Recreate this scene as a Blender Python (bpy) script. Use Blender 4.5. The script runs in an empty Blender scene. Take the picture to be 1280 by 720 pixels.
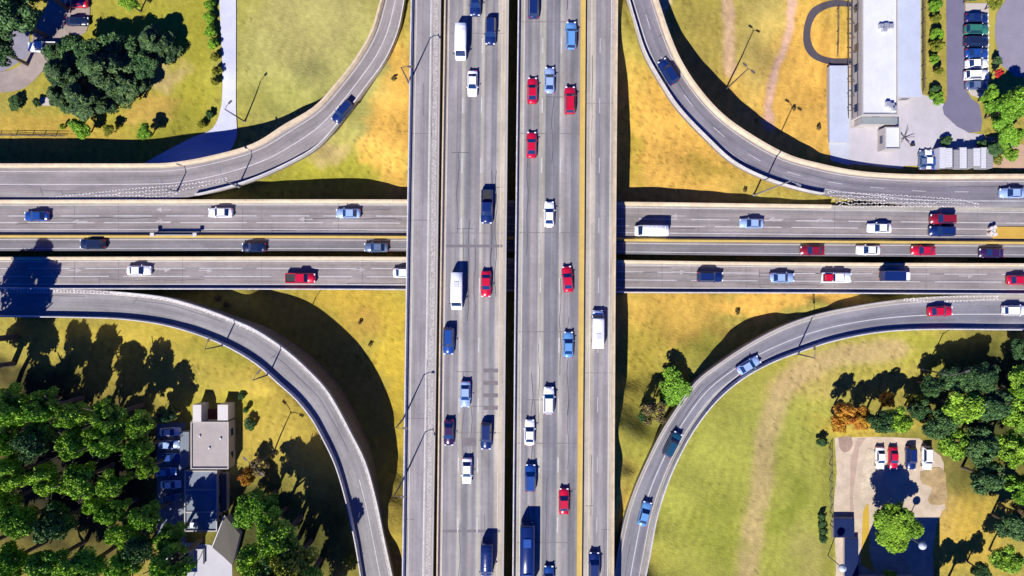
import bpy, math, random
import numpy as np
from mathutils import Vector, noise as mnoise
random.seed(7); rng = np.random.default_rng(7)
S = bpy.context.scene
COL = S.collection
H = 150.0; F = 853.33
KX, KY = 0.43, 0.93            # ground shadow offset per metre of height

def W(px, py, z):
    k = (H - z) / F
    return Vector(((px - 640) * k, -(py - 360) * k, z))

def lin(c):
    return tuple((v/255/12.92) if v/255 <= .04045 else ((v/255+.055)/1.055)**2.4 for v in c)
GAIN = 1.5
def alb(r, g, b):               # base colour whose sunlit look is the given screen colour
    return tuple(min(.85, v/GAIN) for v in lin((r, g, b)))

# ------------------------------------------------------------------ materials
MATS = {}
def mat(name, color=(.5, .5, .5), rough=.6, metal=0., coat=0., noise=0., nscale=2., bump=0., vcol=None, emis=None, spec=.5, objrand=0., stretch=None, speck=None):
    if name in MATS: return MATS[name]
    m = bpy.data.materials.new(name); m.use_nodes = True
    nt = m.node_tree; N = nt.nodes; L = nt.links
    b = N['Principled BSDF']
    b.inputs['Roughness'].default_value = rough
    b.inputs['Metallic'].default_value = metal
    b.inputs['Specular IOR Level'].default_value = spec
    b.inputs['Coat Weight'].default_value = coat
    if vcol:
        a = N.new('ShaderNodeAttribute'); a.attribute_name = vcol; src = a.outputs['Color']
    else:
        rgb = N.new('ShaderNodeRGB'); rgb.outputs[0].default_value = (*color, 1); src = rgb.outputs[0]
    def mul(src, fac):
        v = N.new('ShaderNodeVectorMath'); v.operation = 'SCALE'
        L.new(src, v.inputs[0]); L.new(fac, v.inputs['Scale']); return v.outputs[0]
    if noise > 0:
        g = N.new('ShaderNodeNewGeometry')
        for sc, am in ((nscale, noise), (nscale*.23, noise*.7), (nscale*4.7, noise*.6)):
            t = N.new('ShaderNodeTexNoise'); t.inputs['Scale'].default_value = sc; t.inputs['Detail'].default_value = 3
            L.new(g.outputs['Position'], t.inputs['Vector'])
            r = N.new('ShaderNodeMapRange'); r.inputs[1].default_value = .3; r.inputs[2].default_value = .7
            r.inputs[3].default_value = 1-am; r.inputs[4].default_value = 1+am
            L.new(t.outputs[0], r.inputs[0]); src = mul(src, r.outputs[0])
    if stretch:
        u = N.new('ShaderNodeUVMap'); u.uv_map = 'UVMap'
        for (su, sv, am) in stretch:
            mp = N.new('ShaderNodeMapping'); mp.inputs['Scale'].default_value = (su, sv, 1)
            L.new(u.outputs[0], mp.inputs[0])
            t = N.new('ShaderNodeTexNoise'); t.inputs['Scale'].default_value = 1; t.inputs['Detail'].default_value = 3
            L.new(mp.outputs[0], t.inputs['Vector'])
            r = N.new('ShaderNodeMapRange'); r.inputs[1].default_value = .3; r.inputs[2].default_value = .7
            r.inputs[3].default_value = 1-am; r.inputs[4].default_value = 1+am
            L.new(t.outputs[0], r.inputs[0]); src = mul(src, r.outputs[0])
    if speck:
        g2 = N.new('ShaderNodeNewGeometry')
        t = N.new('ShaderNodeTexNoise'); t.inputs['Scale'].default_value = speck[3]; t.inputs['Detail'].default_value = 2
        L.new(g2.outputs['Position'], t.inputs['Vector'])
        r = N.new('ShaderNodeMapRange'); r.inputs[1].default_value = .47; r.inputs[2].default_value = .56
        L.new(t.outputs[0], r.inputs[0])
        mx = N.new('ShaderNodeMix'); mx.data_type = 'RGBA'
        L.new(r.outputs[0], mx.inputs[0]); L.new(src, mx.inputs[6]); mx.inputs[7].default_value = (*speck[:3], 1)
        src = mx.outputs[2]
    if objrand > 0:
        oi = N.new('ShaderNodeObjectInfo')
        hs = N.new('ShaderNodeHueSaturation')
        for out, inp, a0, a1 in (('Random', 'Value', 1-objrand, 1+objrand), ('Random', 'Hue', .5+.045*objrand, .5-.045*objrand)):
            r = N.new('ShaderNodeMapRange'); r.inputs[3].default_value = a0; r.inputs[4].default_value = a1
            L.new(oi.outputs[out], r.inputs[0]); L.new(r.outputs[0], hs.inputs[inp])
        L.new(src, hs.inputs['Color']); src = hs.outputs[0]
    L.new(src, b.inputs['Base Color'])
    if bump > 0:
        t = N.new('ShaderNodeTexNoise'); t.inputs['Scale'].default_value = nscale*3; t.inputs['Detail'].default_value = 4
        g3 = N.new('ShaderNodeNewGeometry'); L.new(g3.outputs['Position'], t.inputs['Vector'])
        bp = N.new('ShaderNodeBump'); bp.inputs['Strength'].default_value = bump; bp.inputs['Distance'].default_value = .25
        L.new(t.outputs[0], bp.inputs['Height']); L.new(bp.outputs[0], b.inputs['Normal'])
    MATS[name] = m
    return m

# ------------------------------------------------------------------ object helpers
def tag(o, label=None, cat=None, group=None, kind=None):
    if label: o['label'] = label
    if cat: o['category'] = cat
    if group: o['group'] = group
    if kind: o['kind'] = kind
    return o
class MB:
    def __init__(s): s.v = []; s.f = []; s.uv = None
    def quad(s, a, b, c, d):
        n = len(s.v); s.v += [tuple(a), tuple(b), tuple(c), tuple(d)]; s.f.append((n, n+1, n+2, n+3)); return s
    def box(s, cx, cy, z0, z1, lx, ly, rot=0., tx=1., ty=1.):
        n = len(s.v); c, q = math.cos(rot), math.sin(rot)
        for z, ax, ay in ((z0, 1, 1), (z1, tx, ty)):
            for sx, sy in ((-1, -1), (1, -1), (1, 1), (-1, 1)):
                x, y = sx*lx/2*ax, sy*ly/2*ay
                s.v.append((cx+x*c-y*q, cy+x*q+y*c, z))
        s.f += [(n+3, n+2, n+1, n), (n+4, n+5, n+6, n+7)] + [(n+i, n+(i+1) % 4, n+4+(i+1) % 4, n+4+i) for i in range(4)]
        return s
    def tube(s, pts, rads, seg=8):
        n = len(s.v)
        for i, p in enumerate(pts):
            p = Vector(p)
            d = (Vector(pts[min(i+1, len(pts)-1)]) - Vector(pts[max(i-1, 0)])).normalized()
            a = d.orthogonal().normalized() if abs(d.z) < .95 else Vector((1, 0, 0))
            a = (a - d*a.dot(d)).normalized(); b = d.cross(a)
            for k in range(seg):
                t = 2*math.pi*k/seg
                s.v.append(tuple(p + (a*math.cos(t) + b*math.sin(t))*rads[i]))
        for i in range(len(pts)-1):
            for k in range(seg):
                s.f.append((n+i*seg+k, n+i*seg+(k+1) % seg, n+(i+1)*seg+(k+1) % seg, n+(i+1)*seg+k))
        s.f.append(tuple(n+k for k in range(seg))[::-1]); s.f.append(tuple(n+(len(pts)-1)*seg+k for k in range(seg)))
        return s
    def build(s, name, m, parent=None, smooth=False):
        me = bpy.data.meshes.new(name); me.from_pydata(s.v, [], s.f); me.update()
        if m: me.materials.append(m)
        if smooth: me.polygons.foreach_set('use_smooth', [True]*len(me.polygons))
        o = bpy.data.objects.new(name, me); COL.objects.link(o)
        if parent: o.parent = parent
        return o
def empty(name, loc, rz=0):
    o = bpy.data.objects.new(name, None); COL.objects.link(o); o.location = loc; o.rotation_euler = (0, 0, rz)
    o.empty_display_size = .5
    return o
def kids(o): return [c for c in bpy.data.objects if c.parent == o]
CH = {}
def copy_tree(o, parent=None):
    c = o.copy(); COL.objects.link(c); c.parent = parent
    if o not in CH: CH[o] = kids(o)
    for ch in CH[o]: copy_tree(ch, c)
    return c

# ------------------------------------------------------------------ terrain height (as function of picture position of that ground spot)
CP = [(0,0,1.5),(0,150,1.5),(150,100,1.5),(280,60,1.5),(280,170,1.5),(380,60,2.5),(440,60,6),(400,110,5),
 (490,30,8.5),(490,90,8),(455,160,6.5),(500,180,7),(400,200,4),(440,232,2.2),(500,240,2.2),(340,235,3),(270,243,5.5),
 (560,100,3),(700,100,3),(640,315,0),(560,315,0),(720,315,0),(200,317,.5),(400,317,.5),(0,317,1),(900,322,.5),(1100,324,1),(1280,325,1),
 (778,30,12),(782,70,6),(788,120,3.5),(788,170,2.6),(790,235,2.4),(850,180,3),(830,120,4),(880,235,3),(960,240,4),(1020,250,6.3),
 (880,20,5),(920,60,3.5),(890,-30,6),(950,110,4),(970,150,2),(1020,180,4),(1080,212,5.2),(1150,216,5.5),(1280,216,5.5),
 (960,50,2),(1010,100,3.5),(1100,60,5),(1200,60,5),(1280,100,5),(1280,0,5),(940,10,4),
 (300,372,4),(380,380,0),(460,400,0),(500,420,.5),(430,450,-.5),(470,500,-.5),(498,540,-.5),(480,600,0),(490,640,3),(488,690,7.5),(488,730,8.5),(500,600,2),
 (0,400,4.5),(100,405,4.5),(220,420,4.5),(300,470,4),(350,520,4),(400,600,4.5),(440,720,6),(150,460,2),(250,500,2),(300,560,2),(0,600,1),(150,650,1),(300,680,1.5),
 (785,400,3.2),(790,470,3.5),(782,540,7),(775,600,10),(775,660,10),(770,720,11),(850,400,3),(900,425,2),(950,400,2),(1000,395,3.5),(1060,378,6),(1150,371,6.5),(840,470,3),(810,520,5),(795,580,7),
 (835,650,3.5),(825,700,3.5),(900,600,3.5),(870,530,6),(960,470,5),(1060,425,5.5),(1200,420,5.5),(1280,420,5.5),(1000,550,3),(1100,500,2.5),(1100,600,2),(1250,600,2),(950,700,2.5),(1150,720,2)]
CPA = np.array(CP, float)
PADS = [(1037,-130,1440,212,6.6,12), (1040,545,1180,760,2.0,12), (195,495,330,760,1.2,14), (20,-80,110,80,1.5,14)]
def ztn(X, Y):
    X = np.asarray(X, float); Y = np.asarray(Y, float); sh = X.shape
    X = X.ravel(); Y = Y.ravel(); out = np.empty(X.size)
    for i in range(0, X.size, 20000):
        x = X[i:i+20000, None]; y = Y[i:i+20000, None]
        d2 = (x-CPA[None, :, 0])**2+(y-CPA[None, :, 1])**2
        w = 1/(d2+160.)**1.8
        out[i:i+20000] = (w*CPA[None, :, 2]).sum(1)/w.sum(1)
    for (x0, y0, x1, y1, z, fall) in PADS:
        dx = np.maximum(np.maximum(x0-X, X-x1), 0); dy = np.maximum(np.maximum(y0-Y, Y-y1), 0)
        t = np.clip(1-np.hypot(dx, dy)/fall, 0, 1); t = t*t*(3-2*t)
        out = out*(1-t)+z*t
    return out.reshape(sh)
def zt(px, py): return float(ztn([px], [py])[0])
def G(px, py, dz=0.):            # the point of the ground seen at that place
    return W(px, py, zt(px, py)+dz)

# ------------------------------------------------------------------ ribbons (roads)
def resample(pts, n):
    P = [np.array(p, float) for p in pts]
    P = [2*P[0]-P[1]]+P+[2*P[-1]-P[-2]]
    fine = []
    for i in range(1, len(P)-2):
        for k in range(16):
            t = k/16
            # centripetal-ish catmull rom
            a, b, c, d = P[i-1], P[i], P[i+1], P[i+2]
            la, lb, lc = [max(1e-3, np.linalg.norm(q))**.5 for q in (b-a, c-b, d-c)]
            m1 = (c-b) + lb*((b-a)/la - (c-a)/(la+lb)); m2 = (c-b) + lb*((d-c)/lc - (d-b)/(lb+lc))
            fine.append((2*t**3-3*t**2+1)*b+(t**3-2*t**2+t)*m1+(-2*t**3+3*t**2)*c+(t**3-t**2)*m2)
    fine.append(P[-2]); fine = np.array(fine)
    s = np.r_[0, np.cumsum(np.linalg.norm(np.diff(fine, axis=0), axis=1))]
    u = np.linspace(0, s[-1], n)
    return np.stack([np.interp(u, s, fine[:, 0]), np.interp(u, s, fine[:, 1])], 1)
ROADS = {}
class Road:
    def __init__(r, Lp, Rp, zs, n=80):
        r.L2 = resample(Lp, n); r.R2 = resample(Rp, n); r.n = n
        t = np.linspace(0, 1, n); r.z = np.interp(t, [a for a, b in zs], [b for a, b in zs])
        r.Lw = np.array([W(*p, z) for p, z in zip(r.L2, r.z)]); r.Rw = np.array([W(*p, z) for p, z in zip(r.R2, r.z)])
        c = (r.Lw+r.Rw)/2; r.s = np.r_[0, np.cumsum(np.linalg.norm(np.diff(c, axis=0), axis=1))]
        r.C = c; r.w = np.linalg.norm(r.Rw-r.Lw, axis=1)
    def at(r, s, u):             # s metres along, u fraction across
        L = np.array([np.interp(s, r.s, r.Lw[:, k]) for k in range(3)]); R = np.array([np.interp(s, r.s, r.Rw[:, k]) for k in range(3)])
        return L*(1-u)+R*u
    def near(r, px, py):         # -> world point on the deck, heading, s
        best = None
        for i in range(r.n-1):
            p = np.array(W(px, py, r.z[i])); d = np.linalg.norm((p-r.C[i])[:2])
            if best is None or d < best[0]: best = (d, i)
        i = best[1]; t = r.C[min(i+1, r.n-1)]-r.C[max(i-1, 0)]
        z0, z1 = r.z[max(i-1, 0)], r.z[min(i+1, r.n-1)]
        return float(r.z[i]), math.atan2(t[1], t[0]), r.s[i]
    def deck(r, name, prof, material, thick=1.3, piers=True, zoff=0., pier_h=None):
        """prof: list of (u in 0..1, rgb albedo)"""
        us = []; cs = []
        for (u, c) in prof: us.append(u); cs.append((c[0]*.86, c[1]*.90, c[2]*.86) if max(c)-min(c) < .12 else c)
        m = len(us); v = []; f = []; col = []; uv = []
        for i in range(r.n):
            for u, c in zip(us, cs):
                p = r.Lw[i]*(1-u)+r.Rw[i]*u; v.append((p[0], p[1], p[2]+zoff)); col.append((*c, 1)); uv.append((u*r.w[i], r.s[i]))
        for i in range(r.n-1):
            for k in range(m-1):
                a = i*m+k; f.append((a, a+m, a+m+1, a+1))
        top = len(v)
        side = alb(150, 140, 125)
        for i in range(r.n):
            for e in (r.Lw[i], r.Rw[i]):
                v.append((e[0], e[1], e[2]+zoff)); v.append((e[0], e[1], e[2]-thick))
                col += [(*side, 1)]*2; uv += [(0, r.s[i])]*2
        for i in range(r.n-1):
            a = top+i*4
            f.append((a, a+1, a+5, a+4)); f.append((a+2, a+6, a+7, a+3)); f.append((a+1, a+3, a+7, a+5))
        if piers:
            s = 12.
            while s < r.s[-1]-5:
                p = r.at(s, .5); wid = np.interp(s, r.s, r.w); z = p[2]-thick+.05
                i = int(np.interp(s, r.s, np.arange(r.n))); d = r.C[min(i+1, r.n-1)]-r.C[max(i-1, 0)]; rot = math.atan2(d[1], d[0])
                mb = MB(); mb.box(p[0], p[1], -4, z, 1.2, min(3.5, wid*.45), rot); mb.box(p[0], p[1], z-1.1, z-.01, 1.6, wid*.8, rot)
                n = len(v); v += mb.v; f += [tuple(q+n for q in g) for g in mb.f]; col += [(*side, 1)]*len(mb.v); uv += [(0, 0)]*len(mb.v)
                s += 24.
        me = bpy.data.meshes.new(name); me.from_pydata(v, [], f); me.update()
        ca = me.color_attributes.new('tone', 'FLOAT_COLOR', 'POINT'); ca.data.foreach_set('color', np.array(col, 'f').ravel())
        ul = me.uv_layers.new(name='UVMap'); li = np.empty(len(me.loops), int); me.loops.foreach_get('vertex_index', li)
        ul.data.foreach_set('uv', np.array(uv, 'f')[li].ravel())
        me.materials.append(material)
        o = bpy.data.objects.new(name, me); COL.objects.link(o); o['kind'] = 'structure'
        r.obj = o
        return o
    def wall(r, side, label, h=1.0, w=.4, s0=None, s1=None, m=None, name='concrete_barrier', inset=0.02):
        s0 = 0 if s0 is None else s0; s1 = r.s[-1] if s1 is None else s1
        S_ = np.unique(np.r_[s0, r.s[(r.s > s0) & (r.s < s1)], s1])
        mb = MB(); prof = [(0, -.35), (0, h), (w*.55, h), (w, h*.35), (w, -.003)]
        for s in S_:
            L = r.at(s, 0); R = r.at(s, 1)
            if side == 'R': L, R = R, L
            d = (R-L); d[2] = 0; d /= np.linalg.norm(d)
            for (a, z) in prof:
                p = L+d*(a-inset); mb.v.append((p[0], p[1], L[2]+z+.003))
        k = len(prof)
        for i in range(len(S_)-1):
            for j in range(k):
                a = i*k+j; b = i*k+(j+1) % k
                mb.f.append((a, b, b+k, a+k) if side == 'R' else (a, a+k, b+k, b))
        mb.f.append(tuple(range(k))); mb.f.append(tuple((len(S_)-1)*k+j for j in range(k))[::-1])
        o = mb.build(name, m or M_BAR); tag(o, label, 'barrier')
        return o
    def line(r, mb, u, width, s0=None, s1=None, dash=None, dz=.012, du=None):
        """painted line at lateral fraction u; du(s)->u optional"""
        s = 0 if s0 is None else s0; e = r.s[-1] if s1 is None else s1
        step = 2.5
        segs = []
        if dash:
            a, g = dash
            while s < e: segs.append((s, min(e, s+a))); s += a+g
        else: segs = [(s, e)]
        for a, b in segs:
            n = max(1, int((b-a)/step)); prev = None
            for k in range(n+1):
                q = a+(b-a)*k/n; uu = du(q) if du else u; wid = np.interp(q, r.s, r.w); hw = width/2/wid
                p0 = r.at(q, uu-hw); p1 = r.at(q, uu+hw); p0[2] += dz; p1[2] += dz
                if prev: mb.quad(prev[0], p0, p1, prev[1])
                prev = (p0, p1)
        return mb
    def cross(r, mb, s, ln, u0=.06, u1=.94, dz=.008):
        a, b, c, d = r.at(s, u0), r.at(s+ln, u0), r.at(s+ln, u1), r.at(s, u1)
        for p in (a, b, c, d): p[2] += dz
        mb.quad(a, b, c, d); return mb

M_ROAD = mat('road_surface', vcol='tone', rough=.85, stretch=[(2.6, .012, .13), (.9, .05, .13), (.30, .10, .20), (5., 1.2, .06)], noise=.06, nscale=1.2)
M_BAR = mat('barrier_concrete', alb(226, 205, 172), rough=.85, noise=.13, nscale=.9)
M_BARW = mat('barrier_pale', alb(225, 220, 215), rough=.85, noise=.15, nscale=1.5)
M_BARY = mat('barrier_yellow', alb(226, 192, 100), rough=.8, noise=.07, nscale=.8)
M_BARG = mat('barrier_grey', alb(196, 190, 184), rough=.85, noise=.07, nscale=1.1)
M_LINE = mat('road_paint', alb(216, 212, 210), rough=.7, noise=.12, nscale=1.5)
M_LINEF = mat('faded_paint', alb(214, 210, 206), rough=.7, noise=.12, nscale=1.5)
M_JOINT = mat('joint_rubber', alb(128, 120, 124), rough=.8, noise=.1)
M_SPECK = mat('worn_paint', alb(168, 160, 158), rough=.8, speck=(*alb(206, 200, 194), 5))
M_HATCH = mat('hatch_paint', alb(236, 230, 226), rough=.8, noise=.3, nscale=1.1)

ZD = 13.3; ZL = 7.0
def ext(pts, k=0.6):
    """run a straight-ended edge further out at both ends"""
    p = [np.array(q, float) for q in pts]
    a = p[0]+(p[0]-p[1])/np.linalg.norm(p[0]-p[1])*420*k; b = p[-1]+(p[-1]-p[-2])/np.linalg.norm(p[-1]-p[-2])*420*k
    return [tuple(a)]+pts+[tuple(b)]
def V(a, b, c): return ext([(a, 0), (b, 360), (c, 720)])
rA = Road(V(514.5, 508.5, 503.5), V(551.5, 547, 541.5), [(0, ZD), (1, ZD)])
rB = Road(V(556, 550.5, 546), V(636, 632.5, 629.5), [(0, ZD), (1, ZD)])
rC = Road(V(647.5, 643.5, 640.5), V(731.5, 729.3, 726.5), [(0, ZD), (1, ZD)])
rD = Road(V(732, 729.8, 727), V(771.5, 768.5, 766.5), [(0, ZD), (1, ZD)])
r1 = Road(ext([(0, 250.5), (512, 250.2), (780, 253), (960, 255.5), (1280, 260)]), ext([(0, 296.8), (512, 298), (780, 301.5), (960, 303), (1280, 305)]), [(0, ZL), (1, ZL)], 120)
r2 = Road(ext([(0, 297.2), (512, 298.4), (780, 301.9), (960, 303.4), (1280, 305.4)]), ext([(0, 313.5), (512, 314), (780, 317.5), (960, 319.5), (1280, 321.5)]), [(0, ZL-.25), (1, ZL-.25)], 120)
r3 = Road(ext([(0, 321.5), (512, 321.5), (780, 325.5), (960, 328), (1280, 329.5)]), ext([(0, 361.4), (512, 362.6), (780, 366), (960, 366.6), (1280, 368.2)]), [(0, ZL), (1, ZL)], 120)
# ramps: L = outer edge, R = inner edge
rNW = Road(ext([(0, 205.5), (100, 205.5), (175, 205.5), (215, 204.5), (265, 196), (320, 180), (357, 157), (395, 134), (420, 107), (445, 75), (465, 40), (477, 0)]),
           ext([(0, 250.1), (100, 250.0), (180, 249.6), (227, 247.5), (282, 236), (320, 224), (370, 201), (400, 182), (440, 135), (461, 107), (481, 80), (493, 56), (500, 36), (507, 0)]),
           [(0, ZL), (.5, ZL+.3), (1, 10.5)], 110)
rNE = Road(ext([(1280, 218.5), (1120, 218.3), (1065, 214), (1025, 206), (985, 195), (940, 171), (902, 144), (872, 111), (850, 77), (835, 42), (821, 0)]),
           ext([(1280, 259.6), (1150, 257.8), (1090, 251), (1035, 244), (1010, 240), (957, 224), (915, 203), (886, 177), (847, 136), (825, 103), (805, 67), (792, 27), (784, 0)]),
           [(0, ZL), (.35, ZL+.4), (.7, 11.2), (1, 13)], 110)
rSW = Road(ext([(0, 361.8), (70, 361.9), (125, 363), (200, 370), (225, 375.5), (262, 387), (300, 402), (320, 411), (355, 434), (385, 460), (410, 487), (427, 515), (440, 540), (457, 574), (470, 618), (482, 675), (492, 720)]),
           ext([(0, 396), (100, 397), (160, 399.5), (215, 408), (275, 428), (320, 453), (350, 479), (372, 499), (392, 524), (401, 540), (419, 577), (431, 615), (445, 677), (452, 720)]),
           [(0, ZL), (.35, ZL+.3), (.6, 8.6), (1, 11)], 120)
rSE = Road(ext([(1280, 368.6), (1185, 369.8), (1110, 376), (1060, 384), (1020, 392.5), (985, 404), (957, 417), (927, 434), (900, 452), (870, 475), (846, 507), (825, 540), (810, 570), (795, 603), (782, 640), (772, 685), (767, 720)]),
           ext([(1280, 412.5), (1135, 412.5), (1085, 417), (1035, 427.5), (997, 440), (960, 454.5), (927, 473), (895, 500), (867, 536), (847, 572), (831, 610), (820, 647), (812, 690), (806, 720)]),
           [(0, ZL), (.35, ZL+.2), (.7, 8.0), (1, 11)], 120)

def prof(edges, scale):          # edges: [(px, (r,g,b))] along a cut -> fractions
    x0, x1 = scale
    return [((x-x0)/(x1-x0), alb(*c)) for x, c in edges]
g1 = (158, 150, 156); g2 = (174, 164, 164); lt = (196, 186, 176); tan = (204, 188, 164); dk = (140, 136, 144)
dA = rA.deck('collector_road', prof([(508.5, lt), (513, lt), (515, g2), (518, g2), (519, (172, 162, 165)), (527, (168, 158, 163)), (533, (164, 155, 160)), (535, lt), (536, lt), (537, g2), (545, g2), (547, lt)], (508.5, 547)), M_ROAD)
dB = rB.deck('highway', prof([(550.5, tan), (555, tan), (557, g1), (563, g1), (565, g2), (567, g2), (569, g1), (573, g1), (575, lt), (578, lt), (580, g1), (585, dk), (588, g2), (591, g2), (593, g1), (597, g1), (599, lt), (602, lt), (604, g1), (608, g2), (611, g2), (613, dk), (618, g1), (620, lt), (626, tan), (632.5, lt)], (550.5, 632.5)), M_ROAD)
dC = rC.deck('highway', prof([(643.5, lt), (652, lt), (654, g1), (660, dk), (663, g2), (665, g2), (668, g1), (671, g1), (673, lt), (679, lt), (681, dk), (687, dk), (689, g1), (692, dk), (697, dk), (699, lt), (703, g2), (706, g1), (711, g2), (713, dk), (720, dk), (723, g1), (729.3, g1)], (643.5, 729.3)), M_ROAD)
dD = rD.deck('collector_road', prof([(729.8, lt), (735, lt), (737, tan), (742, lt), (744, g1), (749, g1), (751, g2), (753, g2), (755, g1), (760, g1), (762, lt), (768.5, tan)], (729.8, 768.5)), M_ROAD)
gy = (170, 156, 154); gz = (157, 147, 149)
d1 = r1.deck('road', prof([(250, lt), (255, lt), (256, gz), (262, gz), (264, gy), (268, gz), (270, gy), (274, gz), (278, gy), (283, gy), (286, gz), (298, gz)], (250, 298)), M_ROAD)
d2 = r2.deck('road', prof([(298, (140,134,142)), (301, (140,134,142)), (304, (134,128,138)), (308, (142,136,142)), (311, (132,126,136)), (314, (132,126,136))], (298, 314)), M_ROAD)
d3 = r3.deck('road', prof([(321.5, lt), (326, lt), (327, gy), (333, gy), (336, gz), (340, gy), (345, gz), (350, gy), (354, gy), (362.6, gz)], (321.5, 362.6)), M_ROAD)
rp = (164, 152, 155)
dNW = rNW.deck('ramp', [(0, alb(*lt)), (.1, alb(*lt)), (.13, alb(*rp)), (.4, alb(*gz)), (.5, alb(*rp)), (.75, alb(168, 156, 158)), (1, alb(*g2))], M_ROAD)
dNE = rNE.deck('ramp', [(0, alb(*tan)), (.12, alb(*tan)), (.15, alb(*rp)), (.4, alb(138, 132, 144)), (.6, alb(146, 138, 148)), (.8, alb(140, 134, 146)), (1, alb(*g2))], M_ROAD)
dSW = rSW.deck('ramp', [(0, alb(*g2)), (.1, alb(*g2)), (.13, alb(164, 156, 158)), (.5, alb(160, 152, 156)), (.75, alb(166, 158, 160)), (1, alb(*gz))], M_ROAD, thick=12., piers=False)
dSE = rSE.deck('ramp', [(0, alb(*lt)), (.12, alb(184, 172, 164)), (.2, alb(156, 150, 158)), (.5, alb(144, 140, 152)), (.72, alb(140, 136, 150)), (.82, alb(168, 160, 162)), (1, alb(*lt))], M_ROAD)

# barriers, each its own thing
rA.wall('L', 'long pale concrete barrier on the outer western edge of the north-south highway', m=M_BARW, h=1.1, w=.42)
rA.wall('R', 'concrete barrier on the inner side of the western collector road, along the narrow dark gap', m=M_BARG, h=.8, w=.35)
rB.wall('L', 'tan concrete barrier along the left edge of the wide southbound carriageway', h=.8, w=.5)
rB.wall('R', 'concrete barrier on the left side of the wide black central gap', m=M_BARG, h=.8, w=.5)
rC.wall('L', 'pale concrete barrier on the right side of the wide black central gap', m=M_BARW, h=1.1, w=.4)
rC.wall('R', 'yellow painted barrier between the northbound carriageway and the eastern collector road', m=M_BARY, h=.95, w=.95)
rD.wall('R', 'long cream concrete barrier on the outer eastern edge of the north-south highway', h=1.0, w=.6)
sx1 = lambda r, x: r.near(x, 300 if r is not r3 else 345, )[2]
def s_at(r, px, py): return r.near(px, py)[2]
r1.wall('L', 'cream concrete barrier on the north edge of the westbound road, running under the highway', h=.85, w=.65, s1=s_at(r1, 1030, 270), name='concrete_barrier')
r1.wall('R', 'long yellow painted barrier between the westbound road and the narrow middle road', m=M_BARY, h=.8, w=.75)
r3.wall('L', 'cream concrete barrier on the north edge of the eastbound road beside the dark gap', h=.8, w=.6)
r3.wall('R', 'pale concrete barrier on the south edge of the eastbound road', m=M_BARW, h=.8, w=.4)
rNW.wall('L', 'cream concrete barrier on the outer edge of the upper left curved ramp', h=1.0, w=.75)
rNW.wall('R', 'pale concrete barrier on the inner edge of the upper left curved ramp', m=M_BARW, h=1.1, w=.4, s0=s_at(rNW, 232, 235))
rNE.wall('L', 'wide cream concrete barrier on the outer edge of the upper right curved ramp', h=1.0, w=.85)
rNE.wall('R', 'pale concrete barrier on the inner edge of the upper right curved ramp', m=M_BARW, h=1.2, w=.4, s0=s_at(rNE, 1035, 235))
rSW.wall('L', 'pale speckled barrier on the outer edge of the lower left curved ramp', m=M_BARW, h=.9, w=.55, s0=s_at(rSW, 130, 375))
rSW.wall('R', 'pale concrete barrier on the inner edge of the lower left curved ramp, beside the lawn', m=M_BARW, h=1.25, w=.4)
rSE.wall('L', 'cream concrete barrier on the outer edge of the lower right curved ramp', m=M_BARG, h=.8, w=.4, s0=s_at(rSE, 1120, 385))
rSE.wall('R', 'pale concrete barrier on the inner edge of the lower right curved ramp, beside the field', m=M_BARW, h=1.2, w=.45)

# markings (children of their road)
def mk(road, deck, name, m, *lines):
    mb = MB()
    for a in lines: road.line(mb, *a[0], **a[1])
    mb.build(name, m, deck)
mk(rB, dB, 'lane_line', M_LINEF, ((.305, .22), dict(dash=(3, 9))), ((.595, .22), dict(dash=(3, 9))), ((.07, .15), {}), ((.90, .15), {}))
mk(rC, dC, 'lane_line', M_LINEF, ((.375, .22), dict(dash=(3, 9))), ((.65, .22), dict(dash=(3, 9))), ((.1, .15), {}))
mk(rA, dA, 'lane_line', M_LINE, ((.17, .15), {}), ((.66, .28), {}), ((.95, .15), {}))
mk(rA, dA, 'worn_marking', M_SPECK, ((.83, 1.0), dict(dz=.009)))
mk(rD, dD, 'lane_line', M_LINEF, ((.2, .15), {}), ((.82, .15), {}), ((.47, .12), dict(dash=(3, 9))))
mb = MB(); rD.line(mb, .9, .9, s0=0, s1=s_at(rD, 768, 60), dz=.02); mb.build('worn_marking', M_SPECK, dD)
mk(r1, d1, 'lane_line', M_LINE, ((.42, .17), dict(dash=(8, 3))), ((.60, .17), dict(dash=(14, 2))), ((.13, .15), {}), ((.78, .15), {}))
mk(r2, d2, 'lane_line', M_LINEF, ((.14, .13), {}), ((.82, .13), {}))
mk(r3, d3, 'lane_line', M_LINE, ((.35, .15), dict(dash=(9, 3))), ((.60, .15), dict(dash=(14, 3))), ((.14, .15), {}), ((.84, .15), {}))
mk(rNW, dNW, 'lane_line', M_LINE, ((.56, .2), {}), ((.2, .14), {}))
mk(rNE, dNE, 'lane_line', M_LINE, ((.52, .12), dict(dash=(3, 6))), ((.2, .14), {}), ((.8, .18), {}))
mk(rSW, dSW, 'lane_line', M_LINEF, ((.42, .16), dict(s0=s_at(rSW, 440, 600))), ((.12, .18), {}))
mk(rSE, dSE, 'lane_line', M_LINE, ((.55, .2), {}), ((.82, .15), {}), ((.14, .14), {}))
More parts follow.
